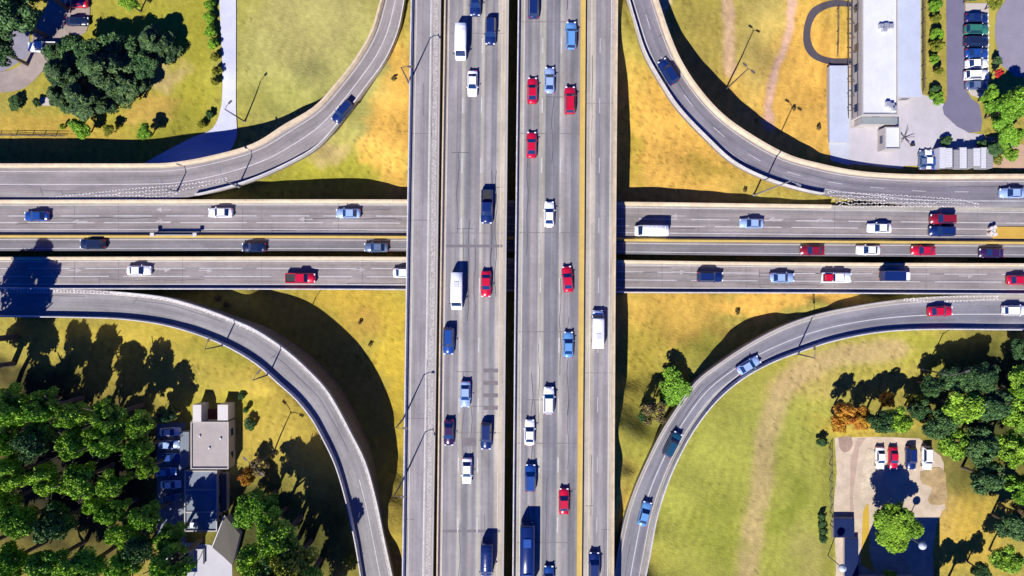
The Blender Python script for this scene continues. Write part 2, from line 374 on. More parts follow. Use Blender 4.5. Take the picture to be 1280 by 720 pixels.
# joints and repair patches
mb = MB()
for y, in ((655,), (300,), (-60,), (800,)): rB.cross(mb, s_at(rB, 590, y), .55)
for y in (462, 480, 492, 504): 
    s = s_at(rB, 590, y); a = [rB.at(s, .67), rB.at(s+.8, .67), rB.at(s+.8, .9), rB.at(s, .9)]
    for p in a: p[2] += .007
    mb.quad(*a)
s = s_at(rB, 590, 550); a = [rB.at(s-1, .35), rB.at(s+.6, .35), rB.at(s+.6, .57), rB.at(s-1, .57)]
for p in a: p[2] += .007
mb.quad(*a); mb.build('repair_patch', M_JOINT, dB)
for rr, dd, xs in ((r1, d1, (96, 300, 420, 800, 870, 1140)), (r3, d3, (100, 230, 450, 830, 930, 1160))):
    mb = MB()
    for x in xs: rr.cross(mb, s_at(rr, x, 300), .12, dz=.006)
    mb.build('expansion_joint', M_JOINT, dd)
mb = MB()
for y in range(-100, 800, 130): rC.cross(mb, s_at(rC, 690, y), .15, dz=.006)
mb.build('expansion_joint', M_JOINT, dC)
mb = MB()
for y in (-60, 165, 275, 520): rA.cross(mb, s_at(rA, 530, y), .14, dz=.006)
mb.build('expansion_joint', M_JOINT, dA)
# sealed cracks wandering along the decks
M_TAR = mat('tar_seal', (.045, .045, .05), rough=.6)
for rr, dd, n, seed in ((rA, dA, 5, 1), (rB, dB, 12, 2), (rC, dC, 12, 3), (rD, dD, 5, 4), (r1, d1, 10, 5), (r3, d3, 9, 6), (rSW, dSW, 5, 7), (rNW, dNW, 5, 8), (rNE, dNE, 5, 9), (rSE, dSE, 6, 10)):
    rd = random.Random(seed); mb = MB()
    for k in range(n):
        s0_ = rd.uniform(.15, .8)*rr.s[-1]; u0 = rd.uniform(.15, .85); ln = rd.uniform(6, 26); ph = rd.random()*6
        rr.line(mb, u0, rd.uniform(.07, .13), s0=s0_, s1=s0_+ln, dz=.005, du=lambda q, u0=u0, ph=ph: u0+.012*math.sin(q*.7+ph)+.006*math.sin(q*1.9+ph*2))
        if rd.random() < .4: rr.cross(mb, s0_, .1, max(.08, u0-.1), min(.92, u0+.16), dz=.0055)
    mb.build('crack_seal', M_TAR, dd)
for rr, dd, st in ((rB, dB, 40.), (rD, dD, 54.), (r1, d1, 30.), (r3, d3, 30.)):
    mb = MB(); q = 7.
    while q < rr.s[-1]-3: rr.cross(mb, q, .09, dz=.0065); q += st
    mb.build('deck_joint', M_JOINT, dd)
# arrows painted on the west-east roads
def arrow(mb, px, py, z, d, L=3.2, w=1.1):
    c = W(px, py, z+.014); 
    mb.quad(c+Vector((-d*L/2, -.12, 0)), c+Vector((d*L*.1, -.12, 0)), c+Vector((d*L*.1, .12, 0)), c+Vector((-d*L/2, .12, 0)))
    n = len(mb.v); mb.v += [tuple(c+Vector((d*L*.1, -w/2, 0))), tuple(c+Vector((d*L*.5, 0, 0))), tuple(c+Vector((d*L*.1, w/2, 0)))]; mb.f.append((n, n+1, n+2))
for dd, pts in ((d1, [(100, 277, -1), (204, 262, -1), (204, 277, -1), (382, 274, -1), (970, 274, -1), (1030, 275, -1), (848, 270, -1)]),
                (d3, [(204, 337, 1), (93, 338, 1), (257, 338, 1), (448, 337, 1), (848, 340, 1), (1208, 345, 1)]),
                (dNW, [(12, 221, -1), (77, 221, -1)])):
    mb = MB()
    for x, y, d in pts: arrow(mb, x, y, ZL, d)
    mb.build('lane_arrow', mat('arrow_paint', alb(186, 180, 178), rough=.8, noise=.15, nscale=2), dd)
# hatched gores
def gore(deck, road, up, lo, z, dots=True, name='hatching', step=5.2):
    mb = MB(); U = resample(up, 40); Lo = resample(lo, 40)
    ux = U[:, 0]; x0, x1 = max(ux.min(), Lo[:, 0].min()), min(ux.max(), Lo[:, 0].max())
    so = np.argsort(ux); sl = np.argsort(Lo[:, 0])
    yu = lambda x: np.interp(x, ux[so], U[so, 1]); yl = lambda x: np.interp(x, Lo[sl, 0], Lo[sl, 1])
    x = x0; k = 0
    while x < x1-2:
        a, b = yu(x), yl(x)
        rows = max(1, int((b-a)/3.6))
        for j in range(rows+1):
            yy = a+(b-a)*j/max(1, rows); sl_ = 1.0 if (j+k) % 2 else -1.0
            sz = random.uniform(.85, 1.15)
            p = [(x-1.7*sz, yy-.8*sl_), (x-.4*sz, yy-1.1*sl_), (x+1.9*sz, yy+.6*sl_), (x+.6*sz, yy+.9*sl_)]
            if sl_ < 0: p = p[::-1]
            zz = road.near(x, yy)[0]+z; mb.quad(*[W(q[0], q[1], zz) for q in p])
        x += step*.8; k += 1
    mb.build(name, M_HATCH, deck)
gore(dNW, rNW, [(62, 247), (120, 241), (160, 236.5), (215, 232.5), (250, 228), (285, 222.5)], [(62, 248.5), (150, 248.5), (212, 247.5), (225, 238), (250, 233), (285, 225)], .03)
gore(dNE, rNE, [(1035, 239.5), (1100, 243), (1150, 246), (1200, 250), (1226, 256)], [(1035, 241), (1052, 257), (1100, 257.8), (1180, 258), (1226, 258.5)], .03, step=4.6)
gore(dSW, rSW, [(5, 362.5), (60, 362.6), (125, 364.5), (200, 372), (225, 377.5), (262, 389), (300, 404.5), (320, 413.5)], [(5, 364), (60, 364.5), (125, 367), (200, 374), (225, 379.5), (262, 391.5), (300, 407), (320, 416)], .03)
gore(dSE, rSE, [(1130, 374), (1190, 371), (1250, 370.5)], [(1130, 375.5), (1190, 376.5), (1250, 373.5)], .03)
# worn hatching strips along ramp edges
for rr, dd, u, s0 in ((rSW, dSW, .10, s_at(rSW, 330, 430)),):
    mb = MB(); rr.line(mb, u, .7, s0=s0, dz=.012); mb.build('worn_marking', M_SPECK, dd)

# ------------------------------------------------------------------ ground sheet
# the banks beside the roads: height of the ground where the edge of each road's shade lies
def bank(pts, road, side, h):
    E_ = road.Lw if side == 'L' else road.Rw
    out = []
    ii = np.linspace(0, road.n-1, road.n*5); Ef = np.stack([np.interp(ii, np.arange(road.n), E_[:, k]) for k in range(3)], 1)
    for (bx, by) in pts:
        best = None
        for z in np.arange(-5, 12.5, .1):
            p = W(bx, by, z); dz = Ef[:, 2]+h-z
            q = np.hypot(Ef[:, 0]+KX*dz-p.x, Ef[:, 1]+KY*dz-p.y)[dz > 0]
            if len(q) and (best is None or q.min() < best[0]): best = (q.min(), z)
        if best and best[0] < .8:
            out.append((bx, by, best[1]))
    return out
BK = []
BK += bank([(345,364),(364,369),(382,375),(402,387),(420,402),(438,418),(455,437),(466,453),(475,470),(484,490),(490,510),(494,540),(498,565),(497,587),(490,610),(484,635),(484,660)], rSW, 'L', .9)
BK += bank([(340,227),(360,225),(380,224),(400,223),(420,222),(440,222),(460,222.5),(480,228),(500,234)], r1, 'L', .85)
BK += bank([(815,234),(850,236),(880,238),(920,242),(960,247),(1000,250)], r1, 'L', .85)
BK += bank([(776,52),(780,66),(783,80),(785,100),(786,120),(787,145),(788,170),(788,200),(787,228),(784,367),(785,390),(785,410),(785,440),(784,465),(780,500),(776,518),(772,535)], rD, 'R', 1.)
BK += bank([(835,0),(843,18),(852,39),(864,56),(875,72),(892,90),(909,107),(935,132),(960,152),(985,167),(1007,180),(1032,195),(1045,199)], rNE, 'L', 1.)
BK += bank([(869,467),(880,450),(897,430),(915,410),(935,396),(948,394),(960,393),(990,392),(1017,391.5)], rSE, 'L', .8)
BK += bank([(0,172.5),(40,172.5),(80,172.5),(265,164),(295,160),(320,156),(335,152),(350,147)], rNW, 'L', 1.)
BK += bank([(500,37),(495,57)], rNW, 'R', 1.1)
print('BANK', [(a, b, round(float(c), 1)) for a, b, c in BK])
BKA = np.array(BK)
keep = [p for p in CP if np.hypot(BKA[:, 0]-p[0], BKA[:, 1]-p[1]).min() > 22]
CPA = np.array(keep+BK, float)
def fbm(X, Y, s, seed=0, octv=4):
    out = np.zeros(X.shape); amp = 1.; tot = 0
    for o in range(octv):
        f = s*2**o; r = np.random.default_rng(seed*31+o); g = r.random((257, 257))
        x = (X*f+1000) % 256; y = (Y*f+1000) % 256; xi = x.astype(int); yi = y.astype(int); xf = x-xi; yf = y-yi
        xf = xf*xf*(3-2*xf); yf = yf*yf*(3-2*yf)
        x2 = (xi+1) % 256; y2 = (yi+1) % 256
        out += amp*((g[yi, xi]*(1-xf)+g[yi, x2]*xf)*(1-yf)+(g[y2, xi]*(1-xf)+g[y2, x2]*xf)*yf); tot += amp; amp *= .55
    return out/tot
gx = np.r_[-6000, -2500, -900, -500, np.arange(-340, 1624, 3.), 1800, 2200, 4000, 7500]
gyy = np.r_[-6000, -2500, -900, -500, np.arange(-340, 1064, 3.), 1250, 1600, 3000, 6500]
GX, GY = np.meshgrid(gx, gyy)
GZ = ztn(GX, GY)
GZ = GZ + (fbm(GX, GY, .02, 3)-.5)*.25
for (x0, y0, x1, y1, z, fall) in PADS:
    ins = (GX > x0) & (GX < x1) & (GY > y0) & (GY < y1); GZ[ins] = z
m_ = GZ[4:-4, 4:-4].copy()
for _ in range(7):
    q_ = np.pad(m_, 1, mode='edge'); m_ = (q_[:-2, 1:-1]+q_[2:, 1:-1]+q_[1:-1, :-2]+q_[1:-1, 2:]+q_[1:-1, 1:-1])/5
GZ[4:-4, 4:-4] = m_
for (x0, y0, x1, y1, z, fall) in PADS:
    ins = (GX > x0) & (GX < x1) & (GY > y0) & (GY < y1); GZ[ins] = z
K = (H-GZ)/F; WX = (GX-640)*K; WY = -(GY-360)*K
# keep the ground below every deck
for r in (rA, rB, rC, rD, r1, r2, r3, rNW, rNE, rSW, rSE):
    c = r.C[::2]; ws = r.w[::2]/2; zz = r.z[::2]
    lo = np.minimum(r.Lw.min(0), r.Rw.min(0))-12; hi = np.maximum(r.Lw.max(0), r.Rw.max(0))+12
    idx = np.where(((WX > lo[0]) & (WX < hi[0]) & (WY > lo[1]) & (WY < hi[1])).ravel())[0]
    fx = WX.ravel(); fy = WY.ravel(); fz = GZ.ravel()
    a = c[:-1, :2]; b = c[1:, :2]; ab = b-a; l2 = (ab**2).sum(1)
    for i in range(0, idx.size, 8000):
        ii = idx[i:i+8000]; px = fx[ii][:, None]; py = fy[ii][:, None]
        t = np.clip(((px-a[None, :, 0])*ab[None, :, 0]+(py-a[None, :, 1])*ab[None, :, 1])/l2[None], 0, 1)
        dx = px-(a[None, :, 0]+t*ab[None, :, 0]); dy = py-(a[None, :, 1]+t*ab[None, :, 1]); d = np.hypot(dx, dy)
        k = d.argmin(1); dm = d[np.arange(len(ii)), k]
        lim = zz[k]-.7+np.maximum(0, dm-ws[k]-.4)*.9
        fz[ii] = np.minimum(fz[ii], lim)
    GZ = fz.reshape(GZ.shape)
# colour of the ground: dry grass, green grass, bare earth, shade painted under the wood
def c_(r, g, b): return np.array(alb(r, g, b))
n1 = fbm(GX, GY, .02, 1, 5); n2 = fbm(GX, GY, .06, 2, 4); n3 = fbm(GX, GY, .25, 5, 3)
wx = GX+(n1-.5)*60+(n2-.5)*26; wy = GY+(fbm(GX, GY, .02, 9, 4)-.5)*60+(fbm(GX, GY, .06, 12, 4)-.5)*26
OL = c_(176, 164, 66); YE = c_(234, 186, 76); GR = c_(152, 158, 46); TA = c_(208, 180, 124); PK = c_(216, 178, 140); DG = c_(112, 122, 36); ME = c_(180, 178, 92); FD = c_(170, 174, 66)
colr = np.ones(GX.shape+(3,))*OL
def blob(cx, cy, rx, ry, c, s=1., soft=.5, ang=0.):
    global colr
    a = math.radians(ang); dx = wx-cx; dy = wy-cy
    u = (dx*math.cos(a)+dy*math.sin(a))/rx; v = (-dx*math.sin(a)+dy*math.cos(a))/ry
    t = np.clip((1+soft-np.hypot(u, v))/(2*soft), 0, 1); t = (t*t*(3-2*t)*s)[..., None]
    colr = colr*(1-t)+c*t
def path(pts, w, c, s=1., soft=3.):
    global colr
    P = resample(pts, 60); d = np.full(GX.shape, 1e9)
    mx = GX+(n2-.5)*8; my = GY+(n1-.5)*8
    for i in range(59):
        ax, ay = P[i]; bx, by = P[i+1]; l = (bx-ax)**2+(by-ay)**2+1e-6
        t = np.clip(((mx-ax)*(bx-ax)+(my-ay)*(by-ay))/l, 0, 1)
        d = np.minimum(d, np.hypot(mx-ax-t*(bx-ax), my-ay-t*(by-ay)))
    t = (np.clip((w/2+soft-d)/(soft+1e-3), 0, 1)*s)[..., None]
    colr = colr*(1-t)+c*t
# upper left
blob(200, 80, 150, 110, c_(170, 166, 46)); blob(390, 70, 100, 120, ME); blob(380, 20, 60, 60, c_(182, 172, 96), .6); blob(60, 165, 90, 20, c_(196, 166, 62), .9)
blob(420, 215, 90, 35, c_(170, 168, 48)); blob(500, 160, 28, 110, YE); blob(410, 185, 30, 14, TA, .6); blob(475, 150, 20, 40, YE, .8); blob(370, 125, 70, 20, DG, .35)
blob(205, 95, 30, 20, TA, .6); blob(190, 135, 40, 16, c_(206, 170, 76), .8); blob(225, 150, 20, 20, DG, .3)
# upper right
blob(830, 180, 110, 90, YE); blob(790, 180, 14, 60, c_(200, 180, 56), .7); blob(900, 210, 30, 10, c_(186, 160, 56), .8); blob(1010, 110, 90, 110, YE); blob(900, 50, 40, 60, c_(170, 154, 66), .9); blob(950, 40, 26, 90, c_(196, 180, 92), .7)
path([(905, -60), (912, 40), (912, 90)], 9, PK, .7, 5); path([(990, -60), (990, 0), (983, 50), (965, 105), (960, 160)], 6, c_(224, 184, 150), .95, 4)
blob(1040, 195, 60, 10, c_(190, 170, 60)); blob(1100, 200, 40, 10, c_(216, 164, 96), .8)
blob(833, 10, 14, 22, c_(240, 214, 150), .9, .3)
# lower left
blob(440, 380, 60, 40, c_(206, 176, 58)); blob(495, 480, 24, 130, c_(212, 186, 54)); blob(455, 395, 30, 20, c_(190, 150, 70), .5); blob(500, 660, 20, 60, c_(176, 156, 58)); blob(490, 670, 8, 40, c_(206, 150, 90), .7)
blob(250, 430, 180, 60, c_(176, 160, 58)); blob(170, 415, 120, 20, c_(196, 176, 60), .8); blob(300, 440, 60, 20, GR, .5); blob(340, 520, 60, 70, c_(194, 172, 64)); blob(270, 510, 60, 20, c_(180, 176, 40), .6)
blob(95, 600, 135, 100, c_(50, 48, 30)); blob(30, 500, 70, 40, c_(50, 48, 30), .9); blob(350, 680, 100, 70, c_(80, 84, 34))  # wood floor darkened in its colour to read as tree shade
# lower right
blob(830, 400, 80, 50, c_(216, 178, 72)); blob(800, 470, 40, 70, c_(188, 170, 58)); blob(785, 640, 26, 60, YE); blob(790, 540, 30, 40, c_(150, 140, 44), .8); blob(985, 376, 110, 14, YE); blob(880, 440, 30, 24, c_(160, 158, 48), .7)
blob(930, 620, 150, 160, FD); blob(1100, 440, 180, 26, c_(172, 170, 56)); blob(1000, 480, 60, 26, c_(196, 174, 92), .8, .6, -25); blob(1090, 445, 60, 10, c_(196, 178, 90), .7)
path([(1120, 437), (1040, 448), (985, 480), (960, 540), (950, 620), (935, 700), (930, 800)], 16, c_(196, 170, 112), .75, 12)
blob(900, 660, 30, 50, c_(150, 158, 44), .5); blob(985, 640, 14, 40, c_(140, 150, 44), .8); blob(1000, 690, 24, 30, c_(172, 164, 84), .7)
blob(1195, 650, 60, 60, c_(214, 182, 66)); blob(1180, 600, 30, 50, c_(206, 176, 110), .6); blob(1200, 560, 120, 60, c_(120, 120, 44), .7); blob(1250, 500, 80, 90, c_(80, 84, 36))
blob(1090, 540, 60, 10, c_(206, 178, 60), .8)
# small scale life: tufts, stripes left by the mower, dark dots
n4 = fbm(GX*.35, GY, .9, 41, 2); det = .80+.24*n3+.18*n4+.22*(fbm(GX, GY, .6, 21, 2)-.5)
stripe = 1+.08*np.sin((GX*.92+GY*.25+(n2-.5)*14)*.55)*(n1 > .45)
spots = fbm(GX, GY, .33, 33, 2); sp = np.clip((spots-.73)/.06, 0, 1)*.35*(n1 > .5)
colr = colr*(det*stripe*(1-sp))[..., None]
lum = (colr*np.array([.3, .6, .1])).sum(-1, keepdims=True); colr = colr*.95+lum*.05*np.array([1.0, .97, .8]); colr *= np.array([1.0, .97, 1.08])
nv = GX.size; ny, nx = GX.shape
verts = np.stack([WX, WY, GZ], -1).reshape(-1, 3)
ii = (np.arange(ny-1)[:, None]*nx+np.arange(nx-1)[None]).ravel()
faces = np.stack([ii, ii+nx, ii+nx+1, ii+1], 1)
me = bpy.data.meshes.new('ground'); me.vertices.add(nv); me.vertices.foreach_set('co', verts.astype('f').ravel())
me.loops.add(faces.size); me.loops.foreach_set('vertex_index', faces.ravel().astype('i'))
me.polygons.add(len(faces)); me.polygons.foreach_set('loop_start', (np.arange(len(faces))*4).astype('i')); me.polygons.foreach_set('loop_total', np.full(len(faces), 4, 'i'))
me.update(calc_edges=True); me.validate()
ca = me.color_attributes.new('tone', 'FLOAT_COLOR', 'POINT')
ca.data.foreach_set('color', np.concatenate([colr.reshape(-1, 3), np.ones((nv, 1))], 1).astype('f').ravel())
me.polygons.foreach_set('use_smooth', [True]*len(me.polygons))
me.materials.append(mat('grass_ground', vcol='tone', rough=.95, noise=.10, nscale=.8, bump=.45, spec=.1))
o = bpy.data.objects.new('ground', me); COL.objects.link(o); o['kind'] = 'structure'

# sheets laid over the ground
GZF = GZ
def zt(px, py):                  # height of the finished ground
    i = int(np.clip(np.searchsorted(gx, px)-1, 0, nx-2)); j = int(np.clip(np.searchsorted(gyy, py)-1, 0, ny-2))
    a = min(1, max(0, (px-gx[i])/(gx[i+1]-gx[i]))); b = min(1, max(0, (py-gyy[j])/(gyy[j+1]-gyy[j])))
    return float((GZF[j, i]*(1-a)+GZF[j, i+1]*a)*(1-b)+(GZF[j+1, i]*(1-a)+GZF[j+1, i+1]*a)*b)
def sheet(name, pts, color, dz=.06, z=None, noise=.06, kind='structure', parent=None, smooth_n=None, m=None):
    if smooth_n: pts = [tuple(p) for p in resample(pts+[pts[0]], smooth_n)][:-1]
    mb = MB(); zz = z if z is not None else None
    for p in pts:
        q = W(p[0], p[1], zz) if zz is not None else G(p[0], p[1], dz); mb.v.append(tuple(q))
    mb.f.append(tuple(range(len(pts)))[::-1])
    o = mb.build(name, m or mat(name+'_%d_%d_%d' % color, alb(*color), rough=.9, noise=noise, nscale=.5), parent)
    if o.data.polygons[0].normal.z < 0: o.data.flip_normals()
    if not parent: tag(o, kind=kind)
    return o
def strip(name, Lp, Rp, color, dz=.1, n=40, m=None, noise=.06):
    A = resample(Lp, n); B = resample(Rp, n); mb = MB(); prev = None
    k = 4
    for a, b in zip(A, B):
        row = [G(*(a*(1-j/k)+b*j/k), dz) for j in range(k+1)]
        if prev:
            for j in range(k): mb.quad(prev[j], row[j], row[j+1], prev[j+1])
        prev = row
    o = mb.build(name, m or mat(name+'_%d_%d_%d' % color, alb(*color), rough=.9, noise=noise, nscale=.5))
    o.data.update()
    if o.data.polygons[0].normal.z < 0: o.data.flip_normals()
    return tag(o, kind='structure')
strip('path', [(273, -120), (274, 0), (277, 60), (278, 115), (276, 135), (266, 160), (240, 172), (205, 190), (180, 204)], [(295, -120), (295, 0), (295, 80), (295, 140), (296, 158), (296, 170), (286, 190), (262, 204), (240, 214)], (214, 216, 236), dz=.25, n=60)
strip('path', [(1066, 3), (1048, 0), (1030, 3), (1014, 12), (1007, 26), (1004, 44), (1006, 60), (1015, 72), (1035, 80), (1066, 81)], [(1066, 9), (1050, 8), (1036, 10), (1022, 18), (1015, 30), (1013, 44), (1016, 58), (1024, 68), (1040, 73), (1066, 73)], (84, 78, 88), dz=.12, n=60)
# upper right yard
sheet('pavement', [(1126, 108), (1151, 108), (1153, 118), (1176, 125), (1181, 132), (1190, 150), (1210, 166), (1230, 168), (1232, 207), (1130, 207), (1128, 211), (1090, 207), (1062, 205), (1062, 157), (1062, 108)], (206, 200, 204), z=6.63)
sheet('pavement', [(1063, -120), (1080, -120), (1080, 160), (1063, 160)], (190, 184, 180), z=6.635)
sheet('driveway', [(1182, -80), (1206, -80), (1206, 0), (1206, 90), (1207, 112), (1215, 124), (1224, 130), (1228, 150), (1226, 164), (1212, 166), (1196, 158), (1180, 143), (1178, 134), (1184, 124)], (124, 120, 144), z=6.66)
sheet('car_park', [(1207, 4), (1236, 4), (1236, 100), (1229, 124), (1214, 119), (1207, 110)], (206, 196, 186), z=6.665)
sheet('car_park', [(1252, -90), (1420, -90), (1420, 100), (1270, 96), (1250, 80), (1243, 40), (1246, 16), (1256, 2)], (152, 146, 160), z=6.645)
sheet('grass_verge', [(1236, -60), (1252, -60), (1244, 20), (1243, 60), (1250, 90), (1236, 104)], (190, 176, 70), z=6.67)
sheet('pavement', [(1232, 170), (1258, 172), (1300, 190), (1300, 213), (1240, 209), (1232, 207)], (206, 170, 140), z=6.65)
sheet('pavement', [(1036, 81), (1062, 81), (1062, 207), (1036, 200)], (200, 204, 214), z=6.64)
# lower right yard
sheet('car_park', [(1043, 546), (1075, 542), (1100, 546), (1150, 548), (1160, 558), (1176, 570), (1192, 610), (1194, 630), (1178, 638), (1171, 655), (1166, 690), (1170, 760), (1044, 760), (1045, 700), (1041, 640), (1046, 590)], (216, 196, 170), z=2.05, noise=.12)
sheet('path', [(1066, 620), (1074, 560), (1082, 548), (1072, 548), (1063, 575), (1062, 700), (1072, 712)], (196, 170, 150), z=2.09, noise=.1)
sheet('grass_verge', [(1079, 632), (1086, 630), (1087, 690), (1094, 716), (1076, 706)], (214, 176, 56), z=2.1)
sheet('dirt_patch', [(1150, 590), (1176, 585), (1186, 610), (1180, 630), (1160, 628), (1165, 610), (1152, 604)], (196, 168, 118), z=2.12, smooth_n=30, noise=.25)
sheet('dirt_patch', [(1084, 560), (1096, 566), (1094, 590), (1086, 622), (1078, 640), (1076, 600)], (222, 204, 176), z=2.115, smooth_n=30, noise=.2)
sheet('dirt_patch', [(1048, 548), (1060, 544), (1066, 553), (1062, 563), (1054, 565), (1049, 558)], (170, 144, 126), z=2.11, smooth_n=24, noise=.15)
# upper left yard
strip('driveway', [(-120, 84), (0, 90), (24, 82), (36, 66), (42, 40), (52, 20), (60, 0), (62, -100)], [(-120, 126), (0, 116), (30, 110), (52, 90), (64, 72), (82, 44), (106, 42), (108, -100)], (172, 156, 148), dz=.15, n=50, noise=.1)
strip('driveway', [(-160, -120), (-100, -60), (0, -20), (20, 0), (36, 40), (36, 70)], [(-160, 90), (-100, 90), (-60, 90), (0, 90), (20, 80), (30, 74)], (150, 146, 158), dz=.08, n=40, noise=.1)
sheet('pavement', [(50, 122), (62, 121), (63, 132), (48, 132)], (206, 196, 190), dz=.2)
# lower left yard
sheet('car_park', [(196, 530), (232, 528), (232, 680), (196, 680)], (130, 136, 150), z=1.25, noise=.12)
sheet('plaza', [(222, 677), (263, 681), (290, 706), (292, 800), (196, 800), (204, 704)], (206, 204, 208), z=1.26, noise=.04)
sheet('island', [(1241, 283.2), (1500, 285.2), (1500, 300.4), (1241, 298.2)], (214, 172, 70), z=ZL+.16, noise=.1)

# ------------------------------------------------------------------ vehicles
GLASS = mat('car_glass', (.012, .03, .09), rough=.06, spec=.8)  # blue base colour puts the reflected sky into the glass
TYRE = mat('tyre', (.02, .02, .02), rough=.9); RIM = mat('rim', (.45, .45, .47), rough=.3, metal=.9)
HEAD = mat('headlight_glass', (.75, .78, .8), rough=.1); TAIL = mat('tail_light_glass', (.45, .01, .01), rough=.2)
TRIM = mat('black_trim', (.02, .02, .022), rough=.6)
PAINT = dict(white=(.88, .88, .88), red=(.50, .006, .03), darkred=(.22, .008, .02), navy=(.006, .02, .105), blue=(.012, .06, .26), lightblue=(.12, .30, .58),
             silver=(.30, .42, .66), black=(.01, .018, .05), teal=(.01, .06, .11), green=(.03, .16, .11), grey=(.10, .14, .22), purple=(.035, .012, .06))
def paint(c): return mat('car_paint_'+c, PAINT[c], rough=.28, coat=.7, metal=.1 if c in ('silver', 'lightblue', 'blue') else 0)
def hull(L, Wd, stations, z0, fl=.62):
    """stations: (x fraction -.5..+.5, width fraction, top z)"""
    mb = MB(); ring = 8
    for fx, fw, zt_ in stations:
        x = fx*L; w = Wd/2*fw; zm = z0+(zt_-z0)*fl
        mb.v += [(x, -w*.94, z0), (x, -w, z0+.12), (x, -w, zm), (x, -w*.86, zt_), (x, w*.86, zt_), (x, w, zm), (x, w, z0+.12), (x, w*.94, z0)]
    for i in range(len(stations)-1):
        for k in range(ring):
            a = i*ring+k; b = i*ring+(k+1) % ring; mb.f.append((a, a+ring, b+ring, b))
    mb.f.append(tuple(range(ring))); mb.f.append(tuple((len(stations)-1)*ring+k for k in range(ring))[::-1])
    for i in range(len(mb.f)): mb.f[i] = mb.f[i][::-1]
    return mb
def frustum(x0, x1, X0, X1, wb, wt, z0, z1):
    """cabin; base x0..x1, roof X0..X1; returns 8 points"""
    return [(x0, -wb/2, z0), (x1, -wb/2, z0), (x1, wb/2, z0), (x0, wb/2, z0), (X0, -wt/2, z1), (X1, -wt/2, z1), (X1, wt/2, z1), (X0, wt/2, z1)]
def panel(p4, shrink=.86, off=.012):
    P = [Vector(p) for p in p4]; c = sum(P, Vector())/4; n = (P[1]-P[0]).cross(P[3]-P[0]).normalized()
    Q = [c+(p-c)*shrink+n*off for p in P]
    mb = MB(); R = [q-n*(off+.01) for q in Q]
    mb.v = [tuple(q) for q in Q]+[tuple(q) for q in R]
    mb.f = [(0, 1, 2, 3), (7, 6, 5, 4)]+[((i+1) % 4, i, i+4, (i+1) % 4+4) for i in range(4)]
    return mb
def wheels(root, xs, hw, rad=.34):
    for x in xs:
        for s in (-1, 1):
            w = MB().tube([(x, s*(hw-.22), rad), (x, s*hw, rad)], [rad, rad], 16).build('wheel', TYRE, root)
            MB().tube([(x, s*(hw-.02), rad), (x, s*(hw+.012), rad)], [rad*.6, rad*.55], 12).build('rim', RIM, w)
def lights(root, L, Wd, z, zr=None):
    for s in (-1, 1):
        MB().box(L/2-.09, s*Wd*.34, z-.07, z+.07, .2, .34).build('headlight', HEAD, root)
        MB().box(-L/2+.05, s*Wd*.36, (zr or z)-.08, (zr or z)+.1, .14, .26).build('tail_light', TAIL, root)
VEH = {}
